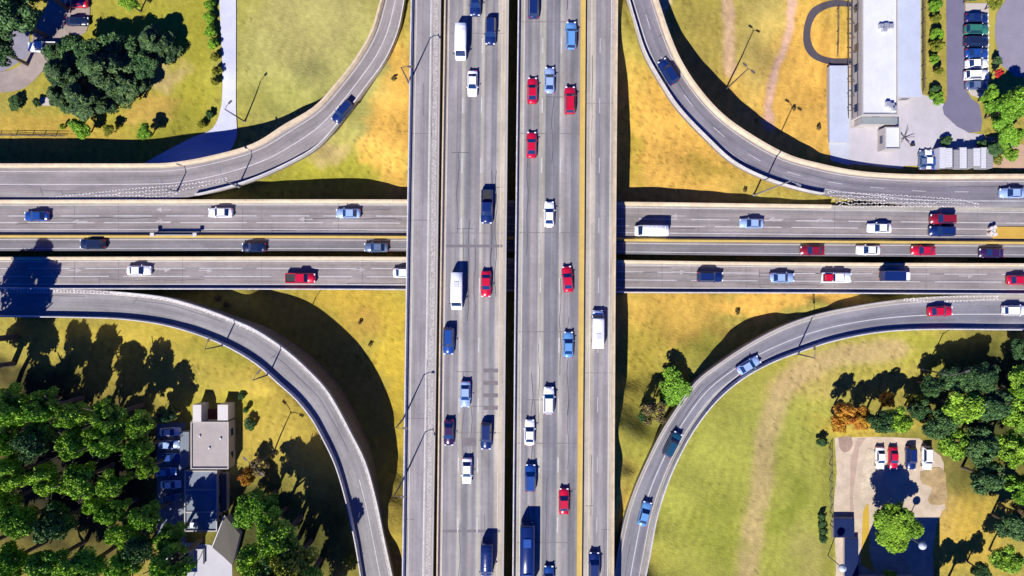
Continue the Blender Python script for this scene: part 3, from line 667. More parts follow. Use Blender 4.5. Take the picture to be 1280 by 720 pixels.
def car_proto(kind, colr_, k=1.0):
    root = empty(kind, (0, 0, 0)); pm = paint(colr_)
    if kind in ('car', 'suv', 'estate_car'):
        if kind == 'car': L, Wd, Hb, Ht, cab = 4.75, 1.9, .92, 1.46, (-1.75, 1.05, -1.05, .3)
        elif kind == 'estate_car': L, Wd, Hb, Ht, cab = 4.9, 1.9, .95, 1.52, (-2.15, 1.05, -1.8, .35)
        else: L, Wd, Hb, Ht, cab = 5.0, 2.05, 1.12, 1.82, (-2.35, 1.15, -2.0, .5)
        st = [(-.5, .80, Hb-.28), (-.485, .90, Hb-.06), (-.44, .97, Hb), (-.3, 1, Hb+.01), (.0, 1, Hb), (.2, 1, Hb-.03), (.36, .97, Hb-.1), (.45, .90, Hb-.17), (.485, .80, Hb-.26), (.5, .68, Hb-.4)]
        b = hull(L, Wd, st, .22).build('body', pm, root, True)
        p = frustum(cab[0], cab[1], cab[2], cab[3], Wd*.87, Wd*.70, Hb-.02, Ht)
        c = MB(); c.v = p; c.f = [(3, 2, 1, 0), (4, 5, 6, 7), (0, 1, 5, 4), (1, 2, 6, 5), (2, 3, 7, 6), (3, 0, 4, 7)]; c.build('roof', pm, root)
        panel([p[1], p[2], p[6], p[5]], .93).build('windscreen', GLASS, root)
        panel([p[3], p[0], p[4], p[7]], .90).build('rear_window', GLASS, root)
        panel([p[0], p[1], p[5], p[4]], .86).build('side_window', GLASS, root)
        panel([p[2], p[3], p[7], p[6]], .86).build('side_window', GLASS, root)
        for s in (-1, 1): MB().box(.75, s*(Wd/2+.07), Hb-.02, Hb+.14, .14, .2).build('mirror', pm, root)
        wheels(root, (-L*.30, L*.31), Wd/2-.01, .34 if kind == 'car' else .38); lights(root, L, Wd, Hb-.22, Hb-.12)
        if kind == 'suv':
            for s in (-1, 1): MB().box(-.75, s*.66, Ht, Ht+.06, 2.2, .05).build('roof_rail', TRIM, root)
    elif kind == 'pickup_truck':
        L, Wd, Hb, Ht = 5.8, 2.05, 1.12, 1.86
        st = [(-.5, .94, 1.05), (-.49, .98, Hb), (.1, 1, Hb), (.25, 1, Hb+.02), (.42, .97, Hb-.05), (.48, .9, Hb-.15), (.5, .8, Hb-.35)]
        b = hull(L, Wd, st, .3).build('body', pm, root, True)
        p = frustum(-.75, 1.55, -.6, .95, Wd*.88, Wd*.74, Hb-.02, Ht)
        c = MB(); c.v = p; c.f = [(3, 2, 1, 0), (4, 5, 6, 7), (0, 1, 5, 4), (1, 2, 6, 5), (2, 3, 7, 6), (3, 0, 4, 7)]; c.build('roof', pm, root)
        panel([p[1], p[2], p[6], p[5]], .93).build('windscreen', GLASS, root); panel([p[3], p[0], p[4], p[7]], .86).build('rear_window', GLASS, root)
        panel([p[0], p[1], p[5], p[4]], .86).build('side_window', GLASS, root); panel([p[2], p[3], p[7], p[6]], .86).build('side_window', GLASS, root)
        bd = MB().box(-1.85, 0, Hb-.005, Hb+.012, 1.85, Wd*.76).build('load_bed', TRIM, root)
        for s in (-1, 1): MB().box(-1.85, s*Wd*.42, Hb, Hb+.14, 2.0, .12).build('bed_side', pm, root)
        MB().box(-2.82, 0, Hb-.02, Hb+.14, .1, Wd*.84).build('tailgate', pm, root)
        wheels(root, (-L*.31, L*.31), Wd/2, .4); lights(root, L, Wd, Hb-.2)
    elif kind in ('van', 'minibus'):
        L, Wd, Ht = (6.3, 2.15, 2.5) if kind == 'van' else (6.9, 2.2, 2.4)
        st = [(-.5, .94, Ht-.12), (-.49, .98, Ht-.03), (-.2, 1, Ht), (.22, .99, Ht-.02), (.27, .98, Ht-.10), (.30, .98, Ht-.2)]
        hull(L, Wd, st, .3, .8).build('body', pm, root, True)
        st = [(.30, .98, 1.28), (.42, .96, 1.2), (.48, .88, 1.02), (.5, .74, .8)]
        hull(L, Wd, st, .3).build('bonnet', pm, root, True)
        x0 = .295*L
        p = frustum(x0-.05, x0+.72, x0-.05, x0-.0, Wd*.93, Wd*.84, 1.22, Ht-.2)
        c = MB(); c.v = p; c.f = [(3, 2, 1, 0), (4, 5, 6, 7), (0, 1, 5, 4), (1, 2, 6, 5), (2, 3, 7, 6), (3, 0, 4, 7)]; c.build('cab', pm, root)
        panel([p[1], p[2], p[6], p[5]], .92).build('windscreen', GLASS, root)
        for s in (-1, 1):
            MB().box(x0-.75, s*(Wd/2+.0), 1.3, 1.95, 1.0, .05).build('side_window', GLASS, root); MB().box(x0+.25, s*(Wd/2+.14), 1.25, 1.55, .16, .22).build('mirror', TRIM, root)
        if kind == 'minibus':
            for k_ in range(3):
                for s in (-1, 1): MB().box(-2.6+k_*1.25, s*(Wd/2), 1.3, 1.95, 1.05, .05).build('side_window', GLASS, root)
            MB().box(-1.2, 0, Ht-.01, Ht+.1, 1.1, .9).build('roof_hatch', mat('car_paint_grey2', (.5, .5, .52)), root)
        else:
            for k_ in range(5): MB().box(-2.5+k_*.85, 0, Ht-.02, Ht+.015, .07, Wd*.74).build('roof_rib', pm, root)
        wheels(root, (-L*.31, L*.33), Wd/2, .37); lights(root, L, Wd, .85, 1.3)
    elif kind in ('box_truck',):
        L, Wd, Ht = 7.4, 2.4, 3.2
        MB().box(-.2, 0, .5, .85, 6.6, .9).build('chassis', TRIM, root)
        cg = MB().box(-1.0, 0, .9, Ht, 5.2, Wd).build('cargo_box', pm, root)
        for s in (-1, 1): MB().box(-1.0, s*(Wd/2-.04), Ht-.01, Ht+.04, 5.22, .1).build('edge_rail', RIM, cg)
        cw = paint('white') if colr_ != 'white' else pm
        hull(2.1, 2.1, [(-.5, 1, 2.2), (.05, .98, 2.2), (.2, .97, 1.5), (.42, .94, 1.4), (.5, .82, 1.1)], .4).build('cab', cw, root, False).location = (2.68, 0, 0)
        panel([(2.78, -.95, 1.55), (2.78+.34, -.9, 1.55), (2.78+.34, .9, 1.55), (2.78, .95, 1.55)]).build('cowl', TRIM, root)
        MB().quad((3.14, -.92, 1.52), (3.14, .92, 1.52), (2.80, .86, 2.2), (2.80, -.86, 2.2)).build('windscreen', GLASS, root)
        wheels(root, (-2.3, 2.6), 1.15, .45); lights(root, L, Wd, .8)
    elif kind == 'bus':
        L, Wd, Ht = 11.6, 2.6, 3.2
        hull(L, Wd, [(-.5, .95, Ht-.2), (-.49, .98, Ht-.04), (0, 1, Ht), (.47, .99, Ht-.03), (.49, .96, Ht-.15), (.5, .92, Ht-.4)], .35, .85).build('body', pm, root, True)
        MB().box(L/2+.0, 0, 1.2, 2.7, .06, Wd*.86).build('windscreen', GLASS, root)
        for s in (-1, 1): 
            for k_ in range(6): MB().box(-4.6+k_*1.75, s*Wd/2, 1.5, 2.5, 1.55, .05).build('side_window', GLASS, root)
        for x in (-3.6, 2.8): MB().box(x, 0, Ht-.02, Ht+.2, 1.7, 1.5, 0, .9, .9).build('roof_unit', paint('blue') if colr_ == 'navy' else RIM, root)
        wheels(root, (-3.4, 3.9), Wd/2, .5); lights(root, L, Wd, .9)
    root.scale = (k, k, k)
    return root
def vehicle(kind, color, px, py, z, ang, label, group, scale=1.06):
    key = (kind, color)
    if key not in VEH: VEH[key] = o = car_proto(kind, color)
    else: o = copy_tree(VEH[key])
    hz = {'car': .9, 'suv': 1.1, 'estate_car': .95, 'pickup_truck': 1.1, 'van': 2.0, 'minibus': 2.0, 'box_truck': 2.6, 'bus': 3.0}[kind]
    w = W(px, py, z+hz*scale); o.location = (w.x, w.y, z+.02); o.rotation_euler = (0, 0, ang); o.scale = (scale,)*3
    tag(o, label, {'car': 'car', 'suv': 'suv', 'estate_car': 'car', 'pickup_truck': 'pickup truck', 'van': 'van', 'minibus': 'minibus', 'box_truck': 'truck', 'bus': 'bus'}[kind], group)
    return o
def on(road, kind, color, px, py, flip, label, scale=1.08, group=None, jitter=0):
    z, a, s = road.near(px, py)
    return vehicle(kind, color, px, py, z, a+(math.pi if flip else 0)+jitter, label, group or 'vehicles driving on the roads', scale)
SB = 'vehicles on the southbound carriageway'; NB = 'vehicles on the northbound carriageway'
# rB runs top->bottom in the picture; heading of the polyline is downward
for k, c, x, y, l in [
 ('suv', 'navy', 594, 2, 'dark blue suv cut by the top edge of the frame on the southbound carriageway'),
 ('van', 'white', 575.5, 51, 'white van near the top of the southbound carriageway, beside a dark suv'),
 ('suv', 'navy', 613, 38, 'dark blue suv right of the white van near the top of the southbound carriageway'),
 ('car', 'white', 590.5, 104, 'white car with dark windows following behind the white van near the top'),
 ('pickup_truck', 'navy', 608.5, 258, 'long dark blue pickup in the right lane of the southbound carriageway'),
 ('minibus', 'white', 570.5, 364, 'long white minibus in the left lane level with the east-west roads'),
 ('car', 'red', 607.5, 355, 'red car on the southbound carriageway, the only red one there'),
 ('suv', 'blue', 560.5, 426, 'blue suv in the left lane just below the long white minibus'),
 ('car', 'silver', 581.5, 493, 'silver car with dark windows in the middle southbound lane'),
 ('car', 'purple', 561, 541, 'dark purple car in the left southbound lane'),
 ('suv', 'navy', 607.5, 545, 'dark blue suv in the right southbound lane beside the dark purple car'),
 ('car', 'white', 583.5, 589, 'white car with blue windows low in the middle southbound lane'),
 ('van', 'navy', 608, 702, 'dark blue van cut by the bottom edge on the southbound carriageway')]:
    on(rB, k, c, x, y, False, l, group=SB, scale=1.16 if k == 'pickup_truck' else 1.08)
for k, c, x, y, l in [
 ('suv', 'navy', 667, 5, 'dark blue suv cut by the top edge on the northbound carriageway'),
 ('suv', 'lightblue', 714, 44, 'light blue suv with white bonnet glare, nearest the top in the right northbound lane'),
 ('car', 'red', 665.5, 113, 'red car in the left northbound lane, upper one of two'),
 ('car', 'silver', 687, 100, 'silver blue car between two red ones near the top'),
 ('suv', 'red', 712.5, 125, 'large red suv in the right northbound lane near the top'),
 ('car', 'red', 664.5, 181, 'red car in the left northbound lane, lower one of two'),
 ('car', 'white', 686.5, 268, 'white car with blue windows level with the westbound road'),
 ('car', 'red', 709.5, 349, 'red car changing lanes level with the eastbound road'),
 ('car', 'lightblue', 710.5, 431, 'light blue car in the right northbound lane beside the white van'),
 ('suv', 'white', 686, 501, 'white suv in the middle northbound lane'),
 ('car', 'white', 662, 541, 'white car in the left northbound lane behind the white suv'),
 ('suv', 'blue', 663, 598, 'bright blue suv in the left northbound lane above the bus'),
 ('car', 'red', 705, 627, 'red car lowest in the right northbound lane'),
 ('bus', 'navy', 659, 698, 'long dark blue bus cut by the bottom edge in the left northbound lane'),
 ('car', 'blue', 686, 724, 'blue car just entering at the bottom edge beside the bus')]:
    on(rC, k, c, x, y, True, l, group=NB, jitter=.09 if 'changing' in l else 0)
on(rD, 'minibus', 'white', 748, 412, True, 'white minibus alone on the eastern collector road')
on(rD, 'suv', 'navy', 743, 708, True, 'dark blue suv near the bottom edge on the eastern collector road')
# r1 polyline runs left->right; westbound = flipped
WBG = 'vehicles on the westbound road'; MG = 'vehicles on the narrow middle road'; EB = 'vehicles on the eastbound road'
for k, c, x, y, l in [
 ('car', 'blue', 45, 270, 'dark blue car leftmost on the westbound road'),
 ('car', 'white', 275, 265.5, 'white car halfway along the left part of the westbound road'),
 ('car', 'silver', 435, 266.5, 'silver car on the westbound road, nearest the highway on its left side'),
 ('van', 'white', 815, 288, 'white van on the westbound road just right of the highway'),
 ('car', 'silver', 940, 279, 'silver car with blue windows on the westbound road'),
 ('car', 'white', 1100, 285, 'white car on the westbound road above the white car of the middle road'),
 ('suv', 'darkred', 1180, 273.5, 'dark red suv side by side with a dark blue car'),
 ('suv', 'navy', 1179, 288.5, 'dark blue suv side by side with a dark red one')]:
    on(r1, k, c, x, y, True, l, group=WBG, scale=1.06)
for k, c, x, y, l in [
 ('suv', 'black', 115, 305.5, 'black suv leftmost on the narrow middle road'),
 ('car', 'black', 317, 310, 'black car in the centre of the left part of the middle road'),
 ('car', 'grey', 470, 310, 'dark grey car on the middle road just before the highway'),
 ('car', 'darkred', 1016, 314, 'dark red car leftmost of the four right of the highway on the middle road'),
 ('car', 'white', 1086, 313.5, 'white car on the middle road between two red ones'),
 ('car', 'red', 1155, 314, 'bright red car on the middle road right of the white one'),
 ('car', 'purple', 1240, 317, 'dark maroon car rightmost on the middle road')]:
    on(r2, k, c, x, y-1, True, l, group=MG, scale=1.04)
for k, c, x, y, l in [
 ('car', 'white', 173, 338, 'white car on the left part of the eastbound road'),
 ('pickup_truck', 'red', 375, 347.5, 'red pickup truck with a dark load bed on the eastbound road'),
 ('car', 'white', 506, 341, 'white car half hidden under the highway edge on the eastbound road'),
 ('suv', 'navy', 888, 346, 'dark blue suv on the eastbound road just right of the highway'),
 ('car', 'silver', 978, 347, 'silver car following the dark blue suv on the eastbound road'),
 ('pickup_truck', 'white', 1046, 347, 'white pickup carrying a red load on the eastbound road'),
 ('box_truck', 'navy', 1123, 345, 'small truck with dark blue cargo box and white cab on the eastbound road'),
 ('car', 'red', 1275, 350, 'red car cut by the right edge on the eastbound road')]:
    o = on(r3, k, c, x, y, False, l, group=EB, scale=1.06 if k != 'box_truck' else .85)
    if 'red load' in l:
        ld = MB().box(0, 0, 0, .75, 1.6, 1.35, 0, .95, .95).build('cargo_crate', paint('red')); ld.location = (o.location.x-1.9, o.location.y, ZL+1.24)
        tag(ld, 'red crate carried in the bed of the white pickup', 'crate')
on(rNW, 'suv', 'navy', 428, 139, True, 'dark blue suv alone on the upper left curved ramp')
on(rNE, 'suv', 'navy', 836, 89, False, 'dark blue suv alone on the upper right curved ramp')
on(rNE, 'car', 'silver', 1266, 241, False, 'silver white car beside the sandy shoulder at the right edge')
on(rSE, 'suv', 'teal', 841, 556, True, 'dark teal suv on the steep part of the lower right ramp')
on(rSE, 'car', 'lightblue', 806, 643, True, 'light blue car lowest on the lower right ramp')
on(rSE, 'car', 'silver', 936, 457, True, 'silver car in the middle of the lower right ramp bend')
on(rSE, 'car', 'red', 1176, 389, True, 'red car on the straight part of the lower right ramp')
on(rSE, 'estate_car', 'white', 1270, 388, True, 'white estate car at the right edge on the lower right ramp')
PG = 'cars parked in a row on the sandy lot'
for c, k, x, l in (('white', 'car', 1101, 'white parked car leftmost in the row on the sandy lot'), ('red', 'car', 1117.5, 'red parked car in the row on the sandy lot'),
                ('navy', 'suv', 1140, 'dark blue parked suv in the row on the sandy lot'), ('white', 'suv', 1160, 'white parked suv rightmost in the row by the trees')):
    vehicle(k, c, x, 573, 2.06, -math.pi/2, l, PG, 1.0)
vehicle('car', 'red', 94, 3, 1.75, math.pi, 'red parked car at the top left beside the lawn', 'cars by the upper left drive', 1.05)
vehicle('car', 'black', 96, 26, 1.75, 0, 'black parked car below the red one at the top left', 'cars by the upper left drive', 1.0)
vehicle('pickup_truck', 'white', 52, 58, 1.75, math.pi, 'white pickup parked on the upper left drive by the dark trees', 'cars by the upper left drive', 1.05)
YG = 'cars parked beside the upper right driveway'
for i, (c, k, y, l) in enumerate([('navy', 'car', 22, 'dark blue parked car topmost beside the upper right driveway'), ('green', 'suv', 36, 'dark green parked suv beside the upper right driveway'),
    ('black', 'suv', 51, 'black parked suv beside the upper right driveway'), ('blue', 'car', 66, 'blue parked car beside the upper right driveway'),
    ('white', 'car', 79, 'white parked car right below the blue one beside the driveway'), ('white', 'suv', 93, 'white parked suv above the grey car beside the driveway'), ('grey', 'car', 106, 'grey parked car lowest beside the upper right driveway')]):
    vehicle(k, c, 1222, y, 6.7, random.uniform(-.04, .04), l, YG, 1.0)

# ------------------------------------------------------------------ lamp posts
POLE = mat('galvanised_steel', (.30, .31, .33), rough=.5, metal=.5); POLE_D = mat('dark_steel', (.09, .075, .07), rough=.6)
LED = mat('lamp_glass', (.7, .7, .68), rough=.2)
def lamp(base, h, dirs, label, dark=False):
    root = empty('street_lamp', base)
    m = POLE_D if dark else POLE
    MB().tube([(0, 0, -.4), (0, 0, .5)], [.3, .24], 10).build('base', mat('base_concrete', alb(180, 175, 170)), root)
    MB().tube([(0, 0, .5), (0, 0, h*.5), (0, 0, h)], [.17, .14, .09], 10).build('pole', m, root)
    for a, ln in dirs:
        dx, dy = math.cos(a), math.sin(a)
        ar = MB().tube([(0, 0, h-.25), (dx*ln*.3, dy*ln*.3, h+.2), (dx*ln*.75, dy*ln*.75, h+.45), (dx*ln, dy*ln, h+.45)], [.08, .07, .055, .05], 8).build('arm', m, root)
        hd = MB().box(0, 0, -.08, .1, .95, .36, a).build('lamp_head', m, ar); hd.location = (dx*(ln+.35), dy*(ln+.35), h+.45)
        MB().box(0, 0, -.12, -.085, .6, .26, a).build('lens', LED, hd)
    tag(root, label, 'street lamp', 'street lamps around the interchange')
    return root
def edge(r, px, py, side, off=.0):
    z, a, s = r.near(px, py); p = r.at(s, -off/ r.w.mean() if side == 'L' else 1+off/r.w.mean()); return Vector(p)
E = edge
lamp(E(rA, 512, 103, 'L', .2), 10, [(.0, 1.4)], 'street lamp near the top on the western edge of the highway', True)
lamp(E(rA, 510, 530, 'L', .2), 9.5, [(.0, 1.4)], 'street lamp midway down the western edge of the highway', True)
lamp(E(rA, 506, 597, 'L', .2), 10.5, [(.0, 1.4)], 'street lamp lowest on the western edge of the highway', True)
lamp(E(rSW, 288, 428, 'R', .2), 9, [(1.1, 1.8)], 'street lamp on the lower left ramp, upper left one', True)
lamp(E(rSW, 340, 470, 'R', .2), 9, [(.9, 1.8)], 'street lamp on the lower left ramp beside the big black shadow', True)
lamp(G(342, 566), 11, [(2.4, 2), (-.7, 2)], 'double armed lamp on the lawn beside the lower left trees', True)
lamp(G(907, 112), 14, [(2.4, .7), (-.7, .7)], 'tall lamp standing at the edge of the upper right shadow', True)
lamp(G(942, 244), 19, [(2.6, 1.2), (-.5, 1.2)], 'very tall mast lamp between the upper right ramp and the westbound road')
lamp(E(rNW, 287, 226, 'R', .2), 7, [(1.9, 2.0)], 'street lamp on the inner edge of the upper left ramp')
lamp(E(rNW, 213, 238, 'R', -1.2), 4.5, [(2.2, 1.5)], 'short lamp beside the painted hatching of the upper left ramp')
lamp(G(1154, 462), 9.5, [(.3, 2.6)], 'lamp standing on the field south of the lower right ramp', True)
lamp(E(rSE, 987, 440, 'R', .2), 9, [(1.7, 1.8)], 'street lamp on the inner edge of the lower right ramp bend', True)
lamp(G(306, 152), 10.5, [(.8, 1.5)], 'thin lamp standing in the meadow by the white path', True)

# sign boards on the median, crash drums
SG = mat('sign_back', (.28, .32, .36), rough=.5, metal=.3)
t = empty('road_sign', W(222, 294.2, ZL)); tag(t, 'wide grey sign board on two posts above the yellow barrier', 'road sign')
for x in (-4.4, 4.4): MB().tube([(x, 0, .5), (x, 0, 1.7)], [.14, .12], 8).build('post', POLE, t); 
MB().box(0, 0, .9, 1.5, 8.6, .14).build('sign_panel', SG, t)
for x in (-4.4, 4.4): MB().box(x, .0, 1.7, 1.85, .8, .8).build('sign_light', M_BARW, t)
DR = mat('drum_white', alb(235, 230, 220), rough=.6); DO = mat('drum_band', alb(225, 150, 110), rough=.6)
for i, (x, y) in enumerate([(1236, 286), (1236, 291.5), (1240, 284.5), (1240.5, 293.5), (1238.5, 289)]):
    b = W(x, y, ZL); t = empty('crash_drum', b)
    MB().tube([(0, 0, 0), (0, 0, .5), (0, 0, 1)], [.45, .42, .4], 12).build('drum', DR, t)
    MB().tube([(0, 0, .4), (0, 0, .62)], [.45, .44], 12).build('band', DO, t)
    tag(t, 'white crash drum, one of the cluster guarding the nose of the grassy island', 'drum', 'crash drums at the island nose')
for i, (x, y) in enumerate([]):
    b = W(x, y, ZL); t = empty('crash_drum', b)
    MB().tube([(0, 0, 0), (0, 0, .5), (0, 0, 1)], [.45, .42, .4], 12).build('drum', DR, t)
    MB().tube([(0, 0, .4), (0, 0, .62)], [.45, .44], 12).build('band', DO, t)
    tag(t, 'white crash drum on the westbound road just right of the dark red suv', 'drum', 'loose drums beside the dark red suv')

# ------------------------------------------------------------------ buildings
ROOFW = mat('roof_white', alb(232, 234, 238), rough=.7, noise=.05, nscale=.35)
ROOFB = mat('roof_pale_blue', alb(204, 212, 228), rough=.7, noise=.06, nscale=.35)
WALLC = mat('wall_render', alb(206, 198, 190), rough=.85, noise=.04)
ROOFT = mat('roof_taupe', alb(184, 174, 170), rough=.85, noise=.07, nscale=.6)
DARKR = mat('roof_dark', alb(84, 78, 66), rough=.7, noise=.08); METAL = mat('vent_metal', (.55, .56, .58), rough=.4, metal=.6)
def roofbox(x0, y0, x1, y1, zb, zt_):
    a = W(x0, y0, zt_); b = W(x1, y1, zt_); return a.x, b.x, b.y, a.y, zb, zt_
def building(name, rect, zb, zt_, roofm, wallm, label, cat='building', par=True, win=True):
    X0, X1, Y0, Y1, _, _ = roofbox(*rect, zb, zt_)
    cx, cy, lx, ly = (X0+X1)/2, (Y0+Y1)/2, X1-X0, Y1-Y0
    t = empty(name, (cx, cy, zb)); h = zt_-zb
    MB().box(0, 0, -.5, h-.12, lx-.1, ly-.1).build('wall', wallm, t)
    rf = MB().box(0, 0, h-.12, h, lx, ly).build('roof', roofm, t)
    if par:
        p = MB()
        for sx in (-1, 1): p.box(sx*(lx/2-.12), 0, h+.002, h+.3, .24, ly)
        for sy in (-1, 1): p.box(0, sy*(ly/2-.12), h+.002, h+.3, lx-.5, .24)
        p.build('parapet', M_BARG, rf)
    if win:
        n = int(ly/4)
        for k in range(n):
            y = -ly/2+(k+.5)*ly/n
            for s in (-1, 1): MB().box(s*(lx/2-.05), y, h*.35, h*.72, .08, 1.6).build('window', GLASS, t)
        n = int(lx/4)
        for k in range(n):
            x = -lx/2+(k+.5)*lx/n
            for s in (-1, 1): MB().box(x, s*(ly/2-.05), h*.35, h*.72, 1.6, .08).build('window', GLASS, t)
    tag(t, label, cat)
    return t, (cx, cy, lx, ly, h), rf
def unit(rf, t, x, y, z, w, l, h):
    o = MB().box(0, 0, 0, h, w, l, 0, .96, .96).build('roof_unit', METAL, rf); o.location = (x, y, z)
    f = MB().tube([(0, 0, h), (0, 0, h+.15)], [min(w, l)*.35]*2, 14).build('fan', TRIM, o) if False else None
    return o
# large hall upper right: white roof and lower blue wing
t, g, rf = building('warehouse', (1077, -110, 1121.5, 144), 6.6, 11.20, ROOFW, WALLC, 'long white flat roofed hall at the upper right, with pipes along its left wall', par=True)
cx, cy = g[0], g[1]
p = W(1104, 37, 11.2)
for (x, y) in ((1100, 34), (1106, 33), (1112, 34), (1104, 38)): q = W(x, y, 11.2); unit(rf, t, q.x-cx, q.y-cy, 4.6, .9, .9, .8)
for (x, y) in ((1108, 131), (1113, 133), (1116, 136)): q = W(x, y, 11.2); unit(rf, t, q.x-cx, q.y-cy, 4.6, .8, 1.0, .9)
pm_ = MB()
for k in range(0, 42, 3): q = 20-k; pm_.box(-g[2]/2-.8, q, 1.8, 1.95, 1.5, .12)
for off, z in ((.3, 3.6), (.9, 2.6), (1.4, 2.0)): pm_.box(-g[2]/2-off, 0, z, z+.14, .14, g[3])
pm_.build('pipe_rack', POLE_D, t)
# seams on the roof are shallow real ribs
sm = MB()
for k in range(1, 6): sm.box(-g[2]/2+k*g[2]/6, 0, g[4], g[4]+.05, .06, g[3]-.6)
sm.build('roof_seam', ROOFW, rf)
t2, g2_, rf2 = building('warehouse_wing', (1122, -110, 1151, 121), 6.6, 10.50, ROOFB, WALLC, 'long pale blue flat roof running along the right side of the white hall', par=False)
building('canopy', (1077, 146.5, 1122, 155), 6.6, 9.80, mat('canopy_grey', alb(150, 158, 158), rough=.6, noise=.05), WALLC, 'narrow grey canopy across the lower end of the white hall', 'canopy', par=False, win=False)
t3, g3_, rf3 = building('shed', (1105.5, 159, 1125, 187), 6.6, 9.40, ROOFW, WALLC, 'small white roofed shed in the yard below the white hall', 'shed')
t4, g4_, rf4 = building('annex', (1037, 82, 1061, 178), 6.6, 7.50, ROOFB, WALLC, 'low pale blue flat platform roof beside the dry grass', 'building', par=False, win=False)
# containers / trailers at the yard edge
CW = mat('container_white', alb(226, 226, 230), rough=.55, noise=.04); CG = mat('container_grey', alb(170, 168, 170), rough=.6, noise=.06)
def container(x, y, w, l, m, label):
    b = W(x, y, 6.6+2.6); t = empty('container', (b.x, b.y, 6.65)); mb = MB().box(0, 0, 0, 2.5, w, l)
    mb.build('body', m, t); rb = MB()
    n = int(l/.5)
    for k in range(n): rb.box(0, -l/2+.25+k*l/n, 2.5, 2.54, w-.1, .16)
    for sx in (-1, 1): rb.box(sx*(w/2-.03), 0, 2.5, 2.58, .1, l)
    rb.build('roof_rib', m, t)
    for s in (-.25, .25): MB().box(s*w, -l/2, .2, 2.3, w*.46, .06).build('door', CG, t)
    tag(t, label, 'container', 'containers along the yard edge')
xs = [(1178, 197, 'white'), (1186, 197, 'white'), (1196, 198, 'grey'), (1204, 197, 'white'), (1213, 198, 'grey'), (1221, 196, 'white'), (1230, 197, 'white'), (1237, 198, 'grey')]
ordn = ['first', 'second', 'third', 'fourth', 'fifth', 'sixth', 'seventh', 'eighth', 'ninth', 'tenth', 'eleventh', 'twelfth', 'thirteenth', 'fourteenth']
for i, (x, y, c) in enumerate(xs): container(x, y, 1.15+.2*(i % 2), 4.2-.3*(i % 3), CW if c == 'white' else CG, '%s storage container, %s from the left in the row at the yard edge' % (c, ordn[i]))
for i, (x, y, c, l) in enumerate([(1154, 200, 'grey', 'grey parked car beside the containers at the yard edge, left one'), (1161, 199, 'white', 'white parked car beside the containers in the middle of three'), (1168, 200, 'blue', 'blue parked car nearest the first container')]):
    vehicle('car', c, x, y, 6.68, math.pi/2, l, 'cars parked beside the containers', .85)
# yard clutter upper right: thin antenna frame
mb = MB()
t = empty('yard_rack', W(1130, 172, 6.63)); 
for k in range(5): mb.tube([(0, 0, .1), (math.cos(k*1.3)*1.7, math.sin(k*1.3)*1.9, .9)], [.09, .06], 6)
mb.build('bars', POLE_D, t); MB().box(1.6, -1.6, 0, .8, .6, .5).build('box', TRIM, t); tag(t, 'dark metal scrap rack on the yard beside the small white shed', 'rack')

# lower left house
t, g, rf = building('house', (239, 527, 286.5, 586), 1.2, 4.6, ROOFT, WALLC, 'long flat roofed building among trees with two white blocks at its top end')
cx, cy = g[0], g[1]
for (x0, y0, x1, y1) in ((241, 506, 251.5, 527.5), (272, 506, 285, 525.5)):
    X0, X1, Y0, Y1, _, _ = roofbox(x0, y0, x1, y1, 1.2, 4.9); o = MB().box(0, 0, -.3, 3.7, X1-X0, Y1-Y0).build('stair_block', mat('wall_white', alb(226, 220, 216), rough=.8, noise=.03), t); o.location = ((X0+X1)/2-cx, (Y0+Y1)/2-cy, 0)
q = W(262, 520, 3); o = MB().box(0, 0, 0, .5, 2.9, 2.4).build('planter', mat('terracotta', alb(120, 60, 50), rough=.9, noise=.3, nscale=3), t); o.location = (q.x-cx, q.y-cy, 0)
for (x, y) in ((250, 545), (262, 560), (276, 548)): 
    q = W(x, y, 4.6); unit(rf, t, q.x-cx, q.y-cy, 3.4, .35, .35, .35)
ROOFS = mat('roof_slate', alb(128, 138, 152), rough=.7, noise=.1, nscale=.6)
tw, gw, rw = building('house_wing', (231, 588, 272, 664), 1.2, 3.9, ROOFS, WALLC, 'lower slate grey roof attached below the flat roofed building, mostly in shade', 'building')
for yy in (612, 640): q = W(251, yy, 3.9); o = MB().box(0, 0, 0, .18, gw[2]-.6, .25).build('roof_rib', M_BARG, rw); o.location = (q.x-gw[0], q.y-gw[1], 2.7)
q = W(243, 655, 3.9); o = MB().box(0, 0, 0, .7, 1.2, 1.0).build('roof_unit', METAL, rw); o.location = (q.x-gw[0], q.y-gw[1], 2.7)
building('lean_to', (225, 540, 236, 584), 1.2, 3.2, ROOFS, WALLC, 'narrow slate grey lean-to along the left side of the flat roofed building', 'building', par=False, win=False)
building('garage', (275, 592, 283, 640), 1.2, 3.0, DARKR, WALLC, 'narrow dark roofed strip building right of the slate grey wing', 'building', par=False, win=False)
# dark pitched wing beside the plaza
a = [W(265, 684, 4.2), W(281, 644, 4.2), W(300, 668, 3.2), W(291, 706, 3.2)]
t = empty('pavilion', (a[0].x, a[0].y, 1.25)); o_ = Vector((a[0].x, a[0].y, 1.25))
mb = MB(); mb.v = [tuple(p-o_) for p in a]+[tuple(Vector((p.x, p.y, p.z-.25))-o_) for p in a]; mb.f = [(3, 2, 1, 0), (4, 5, 6, 7)]+[(i, (i+1) % 4, (i+1) % 4+4, i+4) for i in range(4)]
mb.build('roof', DARKR, t)
mb = MB(); cc = sum(a, Vector())/4
w = [cc+(p-cc)*.9 for p in a]; mb.v = [tuple(Vector((p.x, p.y, 1.2))-o_) for p in w]+[tuple(Vector((p.x, p.y, p.z-.26))-o_) for p in w]; mb.f = [(0, 3, 2, 1), (4, 5, 6, 7)]+[(i, (i+1) % 4, (i+1) % 4+4, i+4) for i in range(4)]
mb.build('wall', WALLC, t)
